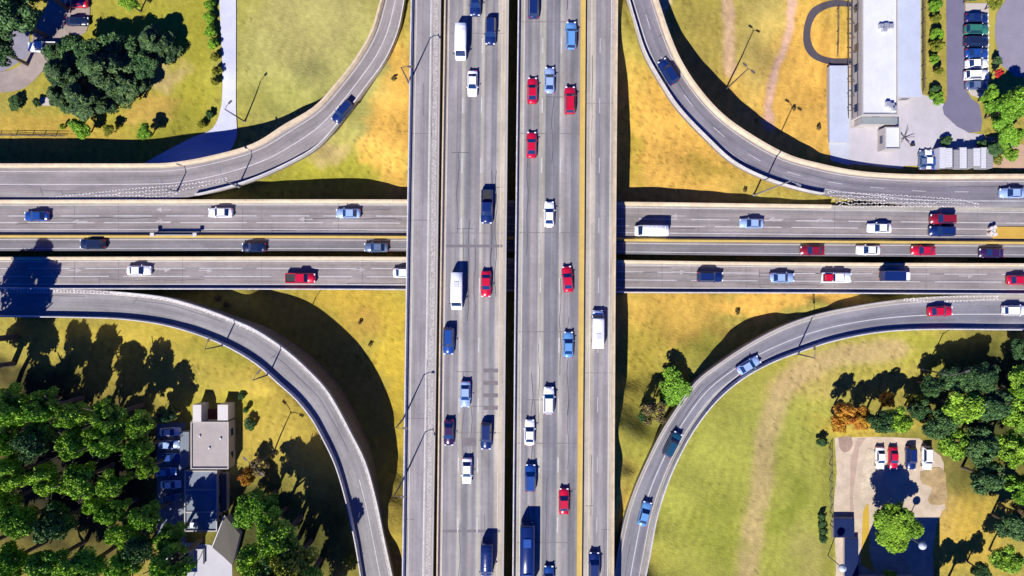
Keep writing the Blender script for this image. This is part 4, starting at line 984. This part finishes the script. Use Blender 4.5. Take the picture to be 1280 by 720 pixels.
MB().tube([tuple(a[1]-o_+Vector((0, 0, .05))), tuple(a[0]-o_+Vector((0, 0, .05)))], [.12, .12], 6).build('ridge', METAL, t)
tag(t, 'dark brown sloping roofed pavilion at the corner of the white plaza', 'pavilion')
# plaza furniture: dark pergolas
PERG = mat('pergola_dark', (.008, .012, .03), rough=.8, spec=.05)
for (x0, y0, x1, y1, l) in ((224, 682, 243, 706, 'dark square canopy on the white plaza, near the house'), (203, 708, 233, 735, 'dark rectangular canopy at the bottom edge of the white plaza')):
    X0, X1, Y0, Y1, _, _ = roofbox(x0, y0, x1, y1, 1.2, 3.9); t = empty('canopy', ((X0+X1)/2, (Y0+Y1)/2, 1.26)); lx, ly = X1-X0, Y1-Y0
    MB().box(0, 0, 2.5, 2.66, lx, ly).build('top', PERG, t)
    for sx in (-1, 1):
        for sy in (-1, 1): MB().tube([(sx*lx*.45, sy*ly*.45, 0), (sx*lx*.45, sy*ly*.45, 2.5)], [.08, .08], 6).build('post', POLE_D, t)
    tag(t, l, 'canopy')
t = empty('bench', W(256, 694, 1.27)); MB().box(0, 0, .4, .5, .35, 3.4).build('seat', TRIM, t)
for y in (-1.4, 1.4): MB().box(0, y, 0, .4, .3, .2).build('leg', TRIM, t)
tag(t, 'long dark bench on the white plaza', 'bench')
# cars in the shade left of the house
for i, (c, x, y, l) in enumerate([('white', 212, 540, 'white parked car uppermost in the shade left of the flat roofed house'), ('silver', 211, 556, 'silver parked car in the shade beside the house, second from the top'), ('blue', 212, 572, 'blue parked car in the shade beside the house, third from the top'),
    ('lightblue', 207, 590, 'light blue parked car half under the trees left of the house'), ('white', 213, 606, 'white parked car lower in the shade left of the house'), ('grey', 213, 622, 'grey parked car lowest in the shade left of the house')]):
    vehicle('car', c, x, y, 1.27, .05, l, 'cars parked in the shade left of the house', .95)

# lower right: off-frame block, dark boxes in place of shadow, fence, round tanks
building('house', (1102, 752, 1190, 860), 2, 15, DARKR, WALLC, 'tall block beyond the bottom edge that shades the lower right yard')
t, g, rf = building('shed', (1042, 648, 1068, 672), 2, 3.2, mat('shade_navy', (.008, .018, .07), rough=.8, noise=.1, spec=.1), WALLC, 'small dark blue box in place of a shadow on the sandy yard', 'shed', par=False, win=False)  # this box and the next: navy roof colour painted as cast shade
t, g, rf = building('shed', (1056, 673, 1073, 740), 2, 3.1, MATS['shade_navy'], WALLC, 'long dark blue box in place of a shadow reaching the bottom edge', 'shed', par=False, win=False)  # box painted as cast shade, no shed stands here
TANK = mat('tank_white', alb(205, 215, 225), rough=.5, noise=.04)
for x, y, hgt, l in ((1153, 682, 7.5, 'round pale globe on a tall post beside the shaded tree'), (1053, 710, 7, 'round pale globe on a tall post over the long dark box')):
    b = W(x, y, 2+hgt); t = empty('globe_lamp', (b.x, b.y, 2.05)); MB().tube([(0, 0, 0), (0, 0, hgt-.5)], [.13, .1], 8).build('post', POLE, t)
    pts = [(0, 0, hgt-.75+1.5*k/8) for k in range(9)]; rr_ = [max(.05, .85*math.sin(math.pi*k/8)) for k in range(9)]
    MB().tube(pts, rr_, 16).build('globe', TANK, t, True); tag(t, l, 'globe lamp', 'globe lamps on the lower right yard')
def fence(pts, label, h=1.6, m=None):
    P = [G(*p) for p in pts]; t = empty('fence', P[0]); o_ = P[0]; mb = MB(); ps = MB()
    for a, b in zip(P[:-1], P[1:]):
        a = a-o_; b = b-o_; n = max(1, int((b-a).length/2.5)); d = (b-a).normalized(); nrm = Vector((-d.y, d.x, 0))*.04
        for z in (.5, h*.6, h): mb.quad(a-nrm+Vector((0, 0, z)), b-nrm+Vector((0, 0, z)), b+nrm+Vector((0, 0, z)), a+nrm+Vector((0, 0, z))); mb.quad(a+Vector((0, 0, z-.12)), b+Vector((0, 0, z-.12)), b+Vector((0, 0, z)), a+Vector((0, 0, z)))
        for k in range(n): q = a+(b-a)*k/n; MB().box(q.x, q.y, q.z-.2, q.z+h+.1, .12, .12).build('post', m or POLE_D, t)
    mb.build('rail', m or POLE_D, t); tag(t, label, 'fence')
fence([(1036, 560), (1036.5, 600), (1037, 640), (1038, 672)], 'dark fence between the green field and the sandy lower right lot', 1.8)
fence([(0, 170), (40, 170.5), (84, 171)], 'brown fence along the lawn above the upper left road', 1.4)
fence([(1046, 12), (1046, 40), (1045, 72)], 'thin fence line across the dry grass inside the loop path', 1.0)
fence([(1151.5, -40), (1151.5, 30), (1152, 118)], 'dark fence right of the pale blue roof', 1.5)

# ------------------------------------------------------------------ trees
def leafmat(name, c): return mat(name, vcol='leaf', rough=.6, spec=.25, objrand=.16)
BARK = mat('bark', (.11, .08, .055), rough=.9, noise=.2)
def add_leaf_mesh(name, P, Nn, size, cols, m):
    n = len(P)
    r = np.random.default_rng(n)
    up = Nn/np.linalg.norm(Nn, axis=1, keepdims=True)
    a = r.normal(size=(n, 3)); a -= up*(a*up).sum(1, keepdims=True); a /= np.linalg.norm(a, axis=1, keepdims=True)
    b = np.cross(up, a); s = size[:, None]
    asp = r.uniform(.5, .9, (n, 1))
    v = np.stack([P-a*s, P-b*s*asp, P+a*s, P+b*s*asp], 1).reshape(-1, 3)
    me = bpy.data.meshes.new(name); me.vertices.add(4*n); me.vertices.foreach_set('co', v.astype('f').ravel())
    me.loops.add(4*n); me.loops.foreach_set('vertex_index', np.arange(4*n, dtype='i'))
    me.polygons.add(n); me.polygons.foreach_set('loop_start', np.arange(n, dtype='i')*4); me.polygons.foreach_set('loop_total', np.full(n, 4, 'i'))
    me.update(calc_edges=True)
    ca = me.color_attributes.new('leaf', 'FLOAT_COLOR', 'POINT')
    c4 = np.repeat(np.concatenate([cols, np.ones((n, 1))], 1), 4, 0); ca.data.foreach_set('color', c4.astype('f').ravel())
    me.materials.append(m); return me
def crown_mesh(kind, seed, R=5., Hc=8., n_puff=46, n_leaf=190, base=(.06, .12, .02), var=.4, alt=None):
    r = np.random.default_rng(seed); P = []; Nn = []; C = []; Sz = []
    base = np.array(base); alt = np.array(alt if alt is not None else base*1.5)
    lob = [(r.uniform(0, 6.28), r.uniform(.0, .26)) for _ in range(4)]
    for k in range(n_puff):
        if kind == 'conifer':
            t = r.random()**.8; z = t; rad = R*(1-t)**.8*(.55+.45*r.random()); a = r.random()*6.283
            c = np.array([rad*math.cos(a), rad*math.sin(a), (z-.5)*Hc*1.25]); pr = R*(.13+.16*(1-t))*r.uniform(.8, 1.3)
        else:
            d = r.normal(size=3); d /= np.linalg.norm(d); d[2] = abs(d[2])*1.0-.25 if r.random() < .85 else d[2]
            rr = r.uniform(.45, 1.)**.6
            an = math.atan2(d[1], d[0]); fo = .92+sum(q[1]*math.cos((j+1)*an+q[0]) for j, q in enumerate(lob))*.6; c = d*rr*np.array([R*.8*fo, R*.8*fo, Hc*.42])*r.uniform(.85, 1.12); pr = R*r.uniform(.10, .28)
            if kind == 'oak': pr *= 1.1
        m = int(n_leaf*(pr/(R*.22))**2*r.uniform(.7, 1.1))+20
        d = r.normal(size=(m, 3)); d /= np.linalg.norm(d, axis=1, keepdims=True); d[:, 2] = np.where(d[:, 2] < -.3, -d[:, 2], d[:, 2])
        rad = pr*r.uniform(.7, 1.06, (m, 1)); p = c+d*rad*np.array([1, 1, .75])
        P.append(p); Nn.append(d+r.normal(size=(m, 3))*.8+np.array([0, 0, .25]))
        mixk = r.random(); cc = base*(1-mixk)+alt*mixk
        C.append(np.clip(cc[None]*r.uniform(1-var, 1+var, (m, 1)), 0, 1)); Sz.append(r.uniform(.15, .32, m)*(R/5)**.5)
    P = np.concatenate(P); 
    return np.concatenate(P[None]), np.concatenate(Nn), np.concatenate(Sz), np.concatenate(C)
SPEC = {
 'green': dict(kind='oak', R=5, Hc=7.5, base=(.12, .25, .02), alt=(.27, .45, .035), m=leafmat('leaves_green', 0)),
 'bright': dict(kind='oak', R=5, Hc=6.5, base=(.12, .26, .02), alt=(.22, .42, .03), m=leafmat('leaves_bright', 0)),
 'dark': dict(kind='oak', R=5, Hc=7.5, base=(.032, .085, .028), alt=(.085, .17, .045), m=leafmat('leaves_dark', 0), n_puff=60),
 'conifer': dict(kind='conifer', R=4.2, Hc=10, base=(.025, .06, .022), alt=(.10, .17, .05), m=leafmat('needles_dark', 0), n_puff=70),
 'orange': dict(kind='oak', R=5, Hc=6, base=(.40, .14, .02), alt=(.55, .34, .03), m=leafmat('leaves_orange', 0)),
 'brown': dict(kind='oak', R=5, Hc=6.5, base=(.13, .10, .035), alt=(.22, .17, .07), m=leafmat('leaves_brown', 0), n_puff=34, n_leaf=110),
 'red': dict(kind='oak', R=5, Hc=6, base=(.6, .02, .04), alt=(.7, .04, .08), m=leafmat('leaves_red', 0), n_puff=24),
 'lot': dict(kind='oak', R=5, Hc=6, base=(.09, .20, .012), alt=(.22, .38, .02), m=leafmat('leaves_lot', 0), n_puff=110),
 'yellowgreen': dict(kind='oak', R=5, Hc=6, base=(.17, .21, .02), alt=(.28, .28, .03), m=leafmat('leaves_yellowgreen', 0), n_puff=34),
}
CROWN = {}
def get_crown(sp, v):
    if (sp, v) in CROWN: return CROWN[(sp, v)]
    d = dict(SPEC[sp]); m = d.pop('m'); P, Nn, Sz, C = crown_mesh(seed=hash((len(sp), v, sp[0])) % 9999 if False else (sum(map(ord, sp))*7+v), **d)
    me = add_leaf_mesh('crown', P, Nn, Sz, C, m); CROWN[(sp, v)] = (me, d['R'], d['Hc']); return CROWN[(sp, v)]
TRUNK = {}
def trunk_mesh(v):
    if v in TRUNK: return TRUNK[v]
    r = random.Random(v); mb = MB()
    mb.tube([(0, 0, -.05), (.01, .0, .25), (.0, .02, .55), (.01, .0, .8)], [.03, .024, .019, .010], 8)
    for k in range(6):
        a = k*1.05+r.random(); z = r.uniform(.35, .6); L = r.uniform(.14, .24)
        mb.tube([(0, 0, z), (math.cos(a)*L*.5, math.sin(a)*L*.5, z+.1), (math.cos(a)*L, math.sin(a)*L, z+.24)], [.018, .012, .005], 5)
    me = bpy.data.meshes.new('trunk'); me.from_pydata(mb.v, [], mb.f); me.update(); me.materials.append(BARK); TRUNK[v] = me; return me
def tree(sp, px, py, rad_px, h, label, cat='tree', group='trees', name=None, lift=.62, zbase=None, flat=1.):
    """px,py,rad_px: where the crown shows; h: height in metres"""
    z0 = zt(px+(640-px)*h*lift/H, py+(360-py)*h*lift/H) if zbase is None else zbase
    zc = z0+h*lift; w = W(px, py, zc); R = rad_px*(H-zc)/F
    v = random.randrange(4); me, r0, h0 = get_crown(sp, v)
    root = empty(name or {'conifer': 'pine_tree'}.get(sp, 'tree'), (w.x, w.y, z0), random.uniform(0, 6.28))
    tr = bpy.data.objects.new('trunk', trunk_mesh(v)); COL.objects.link(tr); tr.parent = root; tr.scale = (h, h, h)
    cr = bpy.data.objects.new('crown', me); COL.objects.link(cr); cr.parent = root; cr.location = (0, 0, h*lift)
    zs = h*(1-lift)*2/h0*.9
    cr.scale = (R/r0*.98, R/r0*.98*random.uniform(.9, 1.1), zs*flat)
    tag(root, label, cat, group)
    return root
def shrub(sp, px, py, rad_px, h, label, group='shrubs', name='shrub'):
    z0 = zt(px, py); w = W(px, py, z0+h*.5); R = rad_px*(H-z0)/F; v = random.randrange(4); me, r0, h0 = get_crown(sp, v)
    root = empty(name, (w.x, w.y, z0), random.uniform(0, 6.28))
    st = bpy.data.objects.new('stem', trunk_mesh(v)); COL.objects.link(st); st.parent = root; st.scale = (h, h, h)
    cr = bpy.data.objects.new('foliage', me); COL.objects.link(cr); cr.parent = root; cr.location = (0, 0, h*.42); cr.scale = (R/r0, R/r0, h/h0)
    tag(root, label, 'shrub', group); return root

# lower left wood, rows from top to bottom
rows = [('top', [(20, 506, 30, 20), (58, 508, 26, 19), (95, 520, 26, 17), (140, 518, 26, 19), (178, 528, 22, 16), (206, 520, 14, 9)]),
        ('second', [(8, 548, 28, 18), (48, 552, 30, 18), (92, 556, 28, 18), (134, 552, 28, 18), (172, 562, 22, 15), (186, 584, 15, 12)]),
        ('third', [(20, 592, 28, 18), (62, 596, 28, 17), (104, 600, 28, 18), (146, 604, 24, 15), (120, 628, 22, 13)]),
        ('fourth', [(30, 648, 30, 18), (74, 654, 28, 17), (150, 668, 22, 15), (184, 646, 24, 15), (214, 668, 22, 15), (140, 640, 24, 14), (6, 626, 24, 15)]),
        ('bottom', [(14, 700, 28, 17), (62, 704, 30, 18), (110, 706, 30, 18), (158, 706, 26, 16), (212, 702, 33, 20), (176, 690, 26, 16)]), ('hidden', [(40, 745, 30, 18), (100, 750, 30, 18), (165, 750, 30, 16), (-30, 560, 30, 22), (-30, 620, 30, 18), (-52, 428, 48, 24), (-50, 462, 44, 22), (-34, 500, 40, 20), (-30, 690, 30, 18)])]
for rn, lst in rows:
    lst = sorted(lst)
    for i, (x, y, r, h) in enumerate(lst):
        sp = random.choice(['green', 'green', 'green', 'green', 'dark', 'bright', 'bright'])
        if (x, y) in ((146, 604), (186, 584)): sp = 'green'
        tree(sp, x+random.uniform(-4, 4), y+random.uniform(-3, 3), r*.92, h, '%s tree in the lower left wood, %s from the left in its %s row' % ({'green': 'mid green', 'dark': 'dark green', 'bright': 'fresh green'}[sp], ordn[i], rn) if rn != 'hidden' else '%s tree just outside the frame beside the lower left wood' % sp, group='trees of the lower left wood' if rn != 'hidden' else 'trees outside the lower left frame')
# trees right of the house, lower left
for sp, x, y, r, h, l in [
 ('bright', 310, 640, 24, 11, 'bright green tree beside the dark pavilion roof'), ('bright', 328, 628, 20, 13, 'bright green tree right of the pavilion, next to the orange one'),
 ('orange', 308, 596, 13, 7, 'small orange tree right of the flat roofed house'), ('brown', 324, 585, 14, 6, 'brown bare looking tree by the lawn lamp'),
 ('green', 352, 672, 30, 20, 'large green tree over the deep shade beside the lower left ramp'), ('yellowgreen', 366, 706, 30, 20, 'yellow green tree near the bottom edge beside the shade'),
 ('green', 322, 706, 28, 16, 'green tree at the bottom edge right of the white plaza'), ('bright', 338, 655, 24, 16, 'fresh green tree between the pavilion and the deep shade'),
 ('dark', 345, 738, 34, 22, 'dark tree below the bottom edge under the green ones beside the plaza'), ('green', 378, 730, 28, 20, 'mid green tree below the bottom edge closest to the ramp'), ('dark', 350, 700, 28, 20, 'dark tall tree standing behind the yellow green one at the bottom edge'),
 ('green', 372, 748, 34, 22, 'green tree just below the bottom edge beside the shade'), ('dark', 380, 790, 34, 20, 'dark tree beyond the bottom edge near the ramp')]:
    tree(sp, x, y, r, h, l, group='trees between the house and the lower left ramp')
for sp, x, y, r, h, l in [('yellowgreen', 437, 700, 9, 2.5, 'pale shrub in the shade beside the lower left ramp'), ('dark', 312, 530, 9, 2.5, 'dark shrub in place of a shadow on the lawn right of the flat roofed house'),
  ('dark', 302, 494, 6, 2.2, 'round dark shrub in place of a shadow on the lawn above the flat roofed house'), ('dark', 308, 512, 5, 2, 'dark shrub in place of a shadow on the lawn, below the round one'), ('green', 280, 470, 0.1, .1, '')]:  # the dark shrubs are added where only a cast shadow lies
    if l: shrub(sp, x, y, r, h, l)
# upper left
for sp, x, y, r, h, l in [
 ('conifer', 80, 92, 27, 13, 'dark pine left in the large clump of the upper left lawn'), ('conifer', 104, 122, 30, 13, 'dark pine lowest in the large clump of the upper left lawn'),
 ('conifer', 128, 88, 34, 14, 'dark pine in the middle of the upper left clump'), ('conifer', 190, 52, 26, 8, 'dark pine topmost right in the upper left clump'),
 ('conifer', 158, 104, 24, 8, 'dark pine on the right flank of the upper left clump'), ('conifer', 76, 122, 22, 9, 'dark pine on the lower left flank of the upper left clump'), ('dark', 104, 70, 30, 11, 'dark leafy tree in the heart of the upper left clump'), ('dark', 150, 62, 28, 10, 'dark leafy tree above the middle pine of the upper left clump'),
 ('dark', 178, 78, 24, 8, 'dark leafy tree between the right pines of the upper left clump'), ('dark', 132, 126, 18, 6, 'dark leafy tree at the lower right foot of the upper left clump'), ('dark', 68, 66, 16, 6, 'dark leafy tree at the upper left corner of the clump'),
 ('dark', 15, 22, 38, 17, 'tall dark tree in the top left corner'), ('dark', -6, 62, 26, 15, 'dark tree at the left edge beside the upper left drive'), ('dark', 45, -14, 24, 16, 'dark tree cut by the top edge above the drive'), ('dark', -30, -10, 40, 18, 'dark tree outside the top left corner'),
 ('green', 162, 4, 14, 7, 'small green tree at the top edge over the lawn'),
 ('bright', 101, 160, 15, 6, 'bright green tree at the foot of the dark clump'), ('bright', 181, 165, 12, 5, 'small bright green tree standing alone above the shaded road'),
 ('yellowgreen', 136, 162, 9, 4, 'yellow green tree between two bright green ones above the road')]:
    tree(sp, x, y, r, h, l, group='trees of the upper left lawn', flat=.9)
for i, (x, y, r) in enumerate([(262, 6, 8), (261, 22, 9), (263, 38, 9), (266, 54, 8), (268, 70, 7), (270, 88, 7), (268, 102, 6)]):
    shrub('bright' if i < 4 else 'yellowgreen', x, y, r, 3.0, 'bright green bush, %s from the top in the row left of the white path' % ordn[i], group='bushes along the white path')
for x, y, r, sp, l in [(262, 143, 6, 'dark', 'dark bush at the bend of the white path'), (18, 128, 10, 'dark', 'dark round bush below the upper left drive'), (46, 128, 6, 'dark', 'small dark bush by the pale slab at the upper left'), (78, 158, 4, 'bright', 'tiny green bush on the lawn strip at the upper left'), (252, 155, 6, 'yellowgreen', 'yellow green bush near the lower end of the white path')]:
    shrub(sp, x, y, r, 2.4, l)
# centre right pair
tree('bright', 843, 484, 28, 6.5, 'round bright green tree beside the lower right ramp', group='pair of trees by the lower right ramp')
tree('brown', 815, 515, 19, 6, 'brown thin leaved tree beside the round green one', group='pair of trees by the lower right ramp')
tree('dark', 803, 520, 8, 4, 'small dark tree on the left of the brown one', group='pair of trees by the lower right ramp')
# upper right
for i, (x, y, r) in enumerate([(1170, 6, 9), (1171, 22, 8), (1172, 42, 9), (1172, 58, 9), (1168, 74, 7), (1174, 88, 6)]):
    shrub(['bright', 'yellowgreen'][i % 2], x, y, r, 3.4, '%s bush, %s from the top between the pale blue roof and the driveway' % (['bright green', 'yellow green'][i % 2], ordn[i]), group='bushes between roof and driveway')
shrub('bright', 1172, 122, 10, 3.4, 'round bright green bush at the lower end of the planted strip'); shrub('dark', 1170, 112, 8, 2.6, 'dark bush just above the round bright green one')
for sp, x, y, r, h, l in [('bright', 1252, 140, 24, 8, 'large fresh green tree at the right edge beside the driveway end'), ('bright', 1276, 130, 24, 9, 'fresh green tree cut by the right edge'), ('bright', 1262, 168, 20, 7, 'fresh green tree lowest in the clump at the right edge'),
  ('dark', 1245, 186, 12, 4, 'dark tree right of the storage containers'), ('yellowgreen', 1246, 200, 8, 3, 'yellow green small tree by the yard corner'), ('bright', 1238, 120, 14, 6, 'small fresh green tree at the end of the parked cars'),
  ('green', 1262, 194, 12, 5, 'green tree above the shoulder at the right edge'), ('red', 1248, 91, 7, 4, 'small bright red tree at the edge of the grey lot'), ('dark', 1247, 76, 6, 3, 'tiny dark tree above the red one'), ('dark', 1216, -4, 10, 5, 'dark tree at the top edge by the driveway'), ('yellowgreen', 1244, 4, 12, 5, 'yellow green tree at the top edge by the grey lot')]:
    tree(sp, x, y, r, h, l, group='trees at the upper right edge')
shrub('dark', 1183, 176, 8, 2.4, 'dark green bush behind the storage containers'); shrub('dark', 1228, 180, 7, 2.4, 'dark bush at the right end of the container row')
# lower right wood
for sp, x, y, r, h, l in [
 ('orange', 1056, 518, 19, 9, 'orange autumn tree at the left end of the lower right wood'), ('orange', 1076, 522, 17, 7, 'orange autumn tree next to the first, lower down'), ('orange', 1048, 532, 12, 5, 'small yellow orange tree on the lower left flank of the wood'),
 ('dark', 1102, 526, 18, 11, 'dark green tree right of the orange ones'), ('green', 1122, 526, 20, 12, 'mid green tree right of the orange ones, second in line'), ('orange', 1108, 500, 12, 6, 'reddish tree in the shade behind the dark green one'),
 ('dark', 1148, 512, 16, 8, 'dark tree in the middle of the lower right wood'), ('yellowgreen', 1142, 500, 10, 6, 'yellow green tree peeping out in the lower right wood'),
 ('dark', 1166, 482, 14, 9, 'dark tree with a narrow crown near the field lamp'), ('dark', 1200, 476, 26, 9, 'large dark tree at the top of the lower right wood'), ('dark', 1226, 472, 24, 9, 'second large dark tree at the top of the lower right wood'),
 ('green', 1206, 508, 26, 12, 'mid green tree below the two large dark ones'), ('dark', 1240, 506, 28, 11, 'very dark tree right of the mid green one'), ('dark', 1176, 530, 22, 11, 'dark green tree above the parked cars'),
 ('green', 1192, 552, 24, 11, 'green tree right of the parked cars'), ('dark', 1226, 556, 26, 12, 'dark green tree in the centre of the wood by the dry lawn'), ('dark', 1232, 596, 26, 12, 'dark green tree bulging over the dry lawn'),
 ('bright', 1276, 610, 22, 10, 'fresh green tree at the right edge by the dark one'), ('green', 1262, 560, 24, 12, 'green tree near the right edge of the wood'), ('green', 1276, 520, 24, 11, 'green tree at the right edge, halfway up the wood'),
 ('green', 1282, 474, 26, 9, 'green tree at the right edge beside the ramp'), ('dark', 1280, 440, 20, 7, 'dark tree at the right edge closest to the ramp'), ('bright', 1275, 490, 14, 10, 'light green tree at the right edge between darker ones'),
 ('dark', 1266, 655, 24, 10, 'dark tree on the lower right edge below the fresh green one'), ('brown', 1270, 640, 14, 9, 'brown tree at the right edge below the fresh green one'), ('green', 1260, 700, 22, 9, 'green tree in the lower right corner'), ('dark', 1226, 712, 12, 7, 'dark tree at the bottom edge, left of the corner'),
 ('dark', 1310, 560, 30, 14, 'dark tree beyond the right edge'), ('dark', 1310, 690, 30, 14, 'dark tree beyond the lower right corner')]:
    tree(sp, x, y, r, h, l, group='trees of the lower right wood')
# lone tree on the lower right yard; its round shade lies on the lot
tree('lot', 1122, 657, 33, 10.0, 'round green tree standing alone in the shade on the sandy lot', group='trees of the lower right yard', lift=.68, flat=.7)
tree('dark', 1190, 735, 16, 9, 'dark narrow tree at the bottom edge right of the yard', group='trees of the lower right yard'); tree('dark', 1208, 740, 14, 10, 'dark narrow tree at the bottom edge, right of its twin', group='trees of the lower right yard')
tree('bright', 1112, 722, 12, 4, 'green tree top at the bottom edge in the deep shade', group='trees of the lower right yard')
shrub('dark', 1028, 552, 8, 2.6, 'round dark bush on the field left of the sandy lot'); 
for i in range(4): shrub('dark', 1027.5+i*.8, 645+i*9.5, 6, 1.8, 'low dark bush in place of a shadow beside the fence, %s from the top of four' % ordn[i], group='bushes in place of a shadow by the fence')  # bushes added to draw a dark shadow strip, no hedge grows here
# small scrub dots on the banks
for i, (x, y, r, l) in enumerate([(272, 372, 5, 'scrub tuft at the tip of the dark gap left'), (283, 380, 5, 'scrub tuft beside the lower left ramp top'), (450, 403, 3, 'tiny dark tuft upper one on the yellow bank left of the highway'), (462, 431, 3, 'tiny dark tuft lower one on the yellow bank left of the highway'),
    (922, 390, 4, 'scrub tuft on the yellow bank right of the highway'), (492, 98, 4, 'scrub tuft beside the upper left ramp'), (1024, 160, 4, 'scrub tuft on the dry grass near the pale platform'), (993, 136, 3, 'scrub tuft on the dry grass near the tall mast shadow'), (945, 150, 3, 'scrub tuft close to the upper right shadow'), (932, 238, 3, 'reddish scrub by the tall mast')]):
    shrub('brown', x, y, r, 1.2, l, group='scrub tufts')

# ------------------------------------------------------------------ light and camera
hor = math.hypot(KX, KY); elev = math.atan(1/hor)
d = Vector((KX, KY, -1)).normalized()           # direction the light travels
sun = bpy.data.lights.new('sun', 'SUN'); sun.energy = 4.8; sun.angle = math.radians(.5); sun.color = (1., .96, .90)
so = bpy.data.objects.new('sun', sun); COL.objects.link(so); so.rotation_euler = d.to_track_quat('-Z', 'Y').to_euler(); so.location = (0, 0, 60)
wd = bpy.data.worlds.new('World'); S.world = wd; wd.use_nodes = True; nt = wd.node_tree
sky = nt.nodes.new('ShaderNodeTexSky'); sky.sky_type = 'NISHITA'; sky.sun_disc = False; sky.sun_elevation = elev; sky.sun_rotation = math.atan2(-d.x, -d.y); sky.dust_density = .1; sky.ozone_density = 6; sky.air_density = .8; sky.altitude = 1500
bg = nt.nodes['Background']; bg.inputs[1].default_value = .10
hs = nt.nodes.new('ShaderNodeHueSaturation'); hs.inputs['Saturation'].default_value = 2.0; hs.inputs['Hue'].default_value = .53; nt.links.new(sky.outputs[0], hs.inputs['Color']); nt.links.new(hs.outputs[0], bg.inputs[0])
cam = bpy.data.cameras.new('camera'); cam.sensor_width = 36; cam.lens = F/1280*36; cam.clip_end = 3000; cam.clip_start = 1
co = bpy.data.objects.new('camera', cam); COL.objects.link(co); co.location = (0, 0, H); co.rotation_euler = (0, 0, 0); S.camera = co
S.view_settings.view_transform = 'Standard'; S.view_settings.look = 'None'; S.view_settings.exposure = .62; S.view_settings.gamma = 1
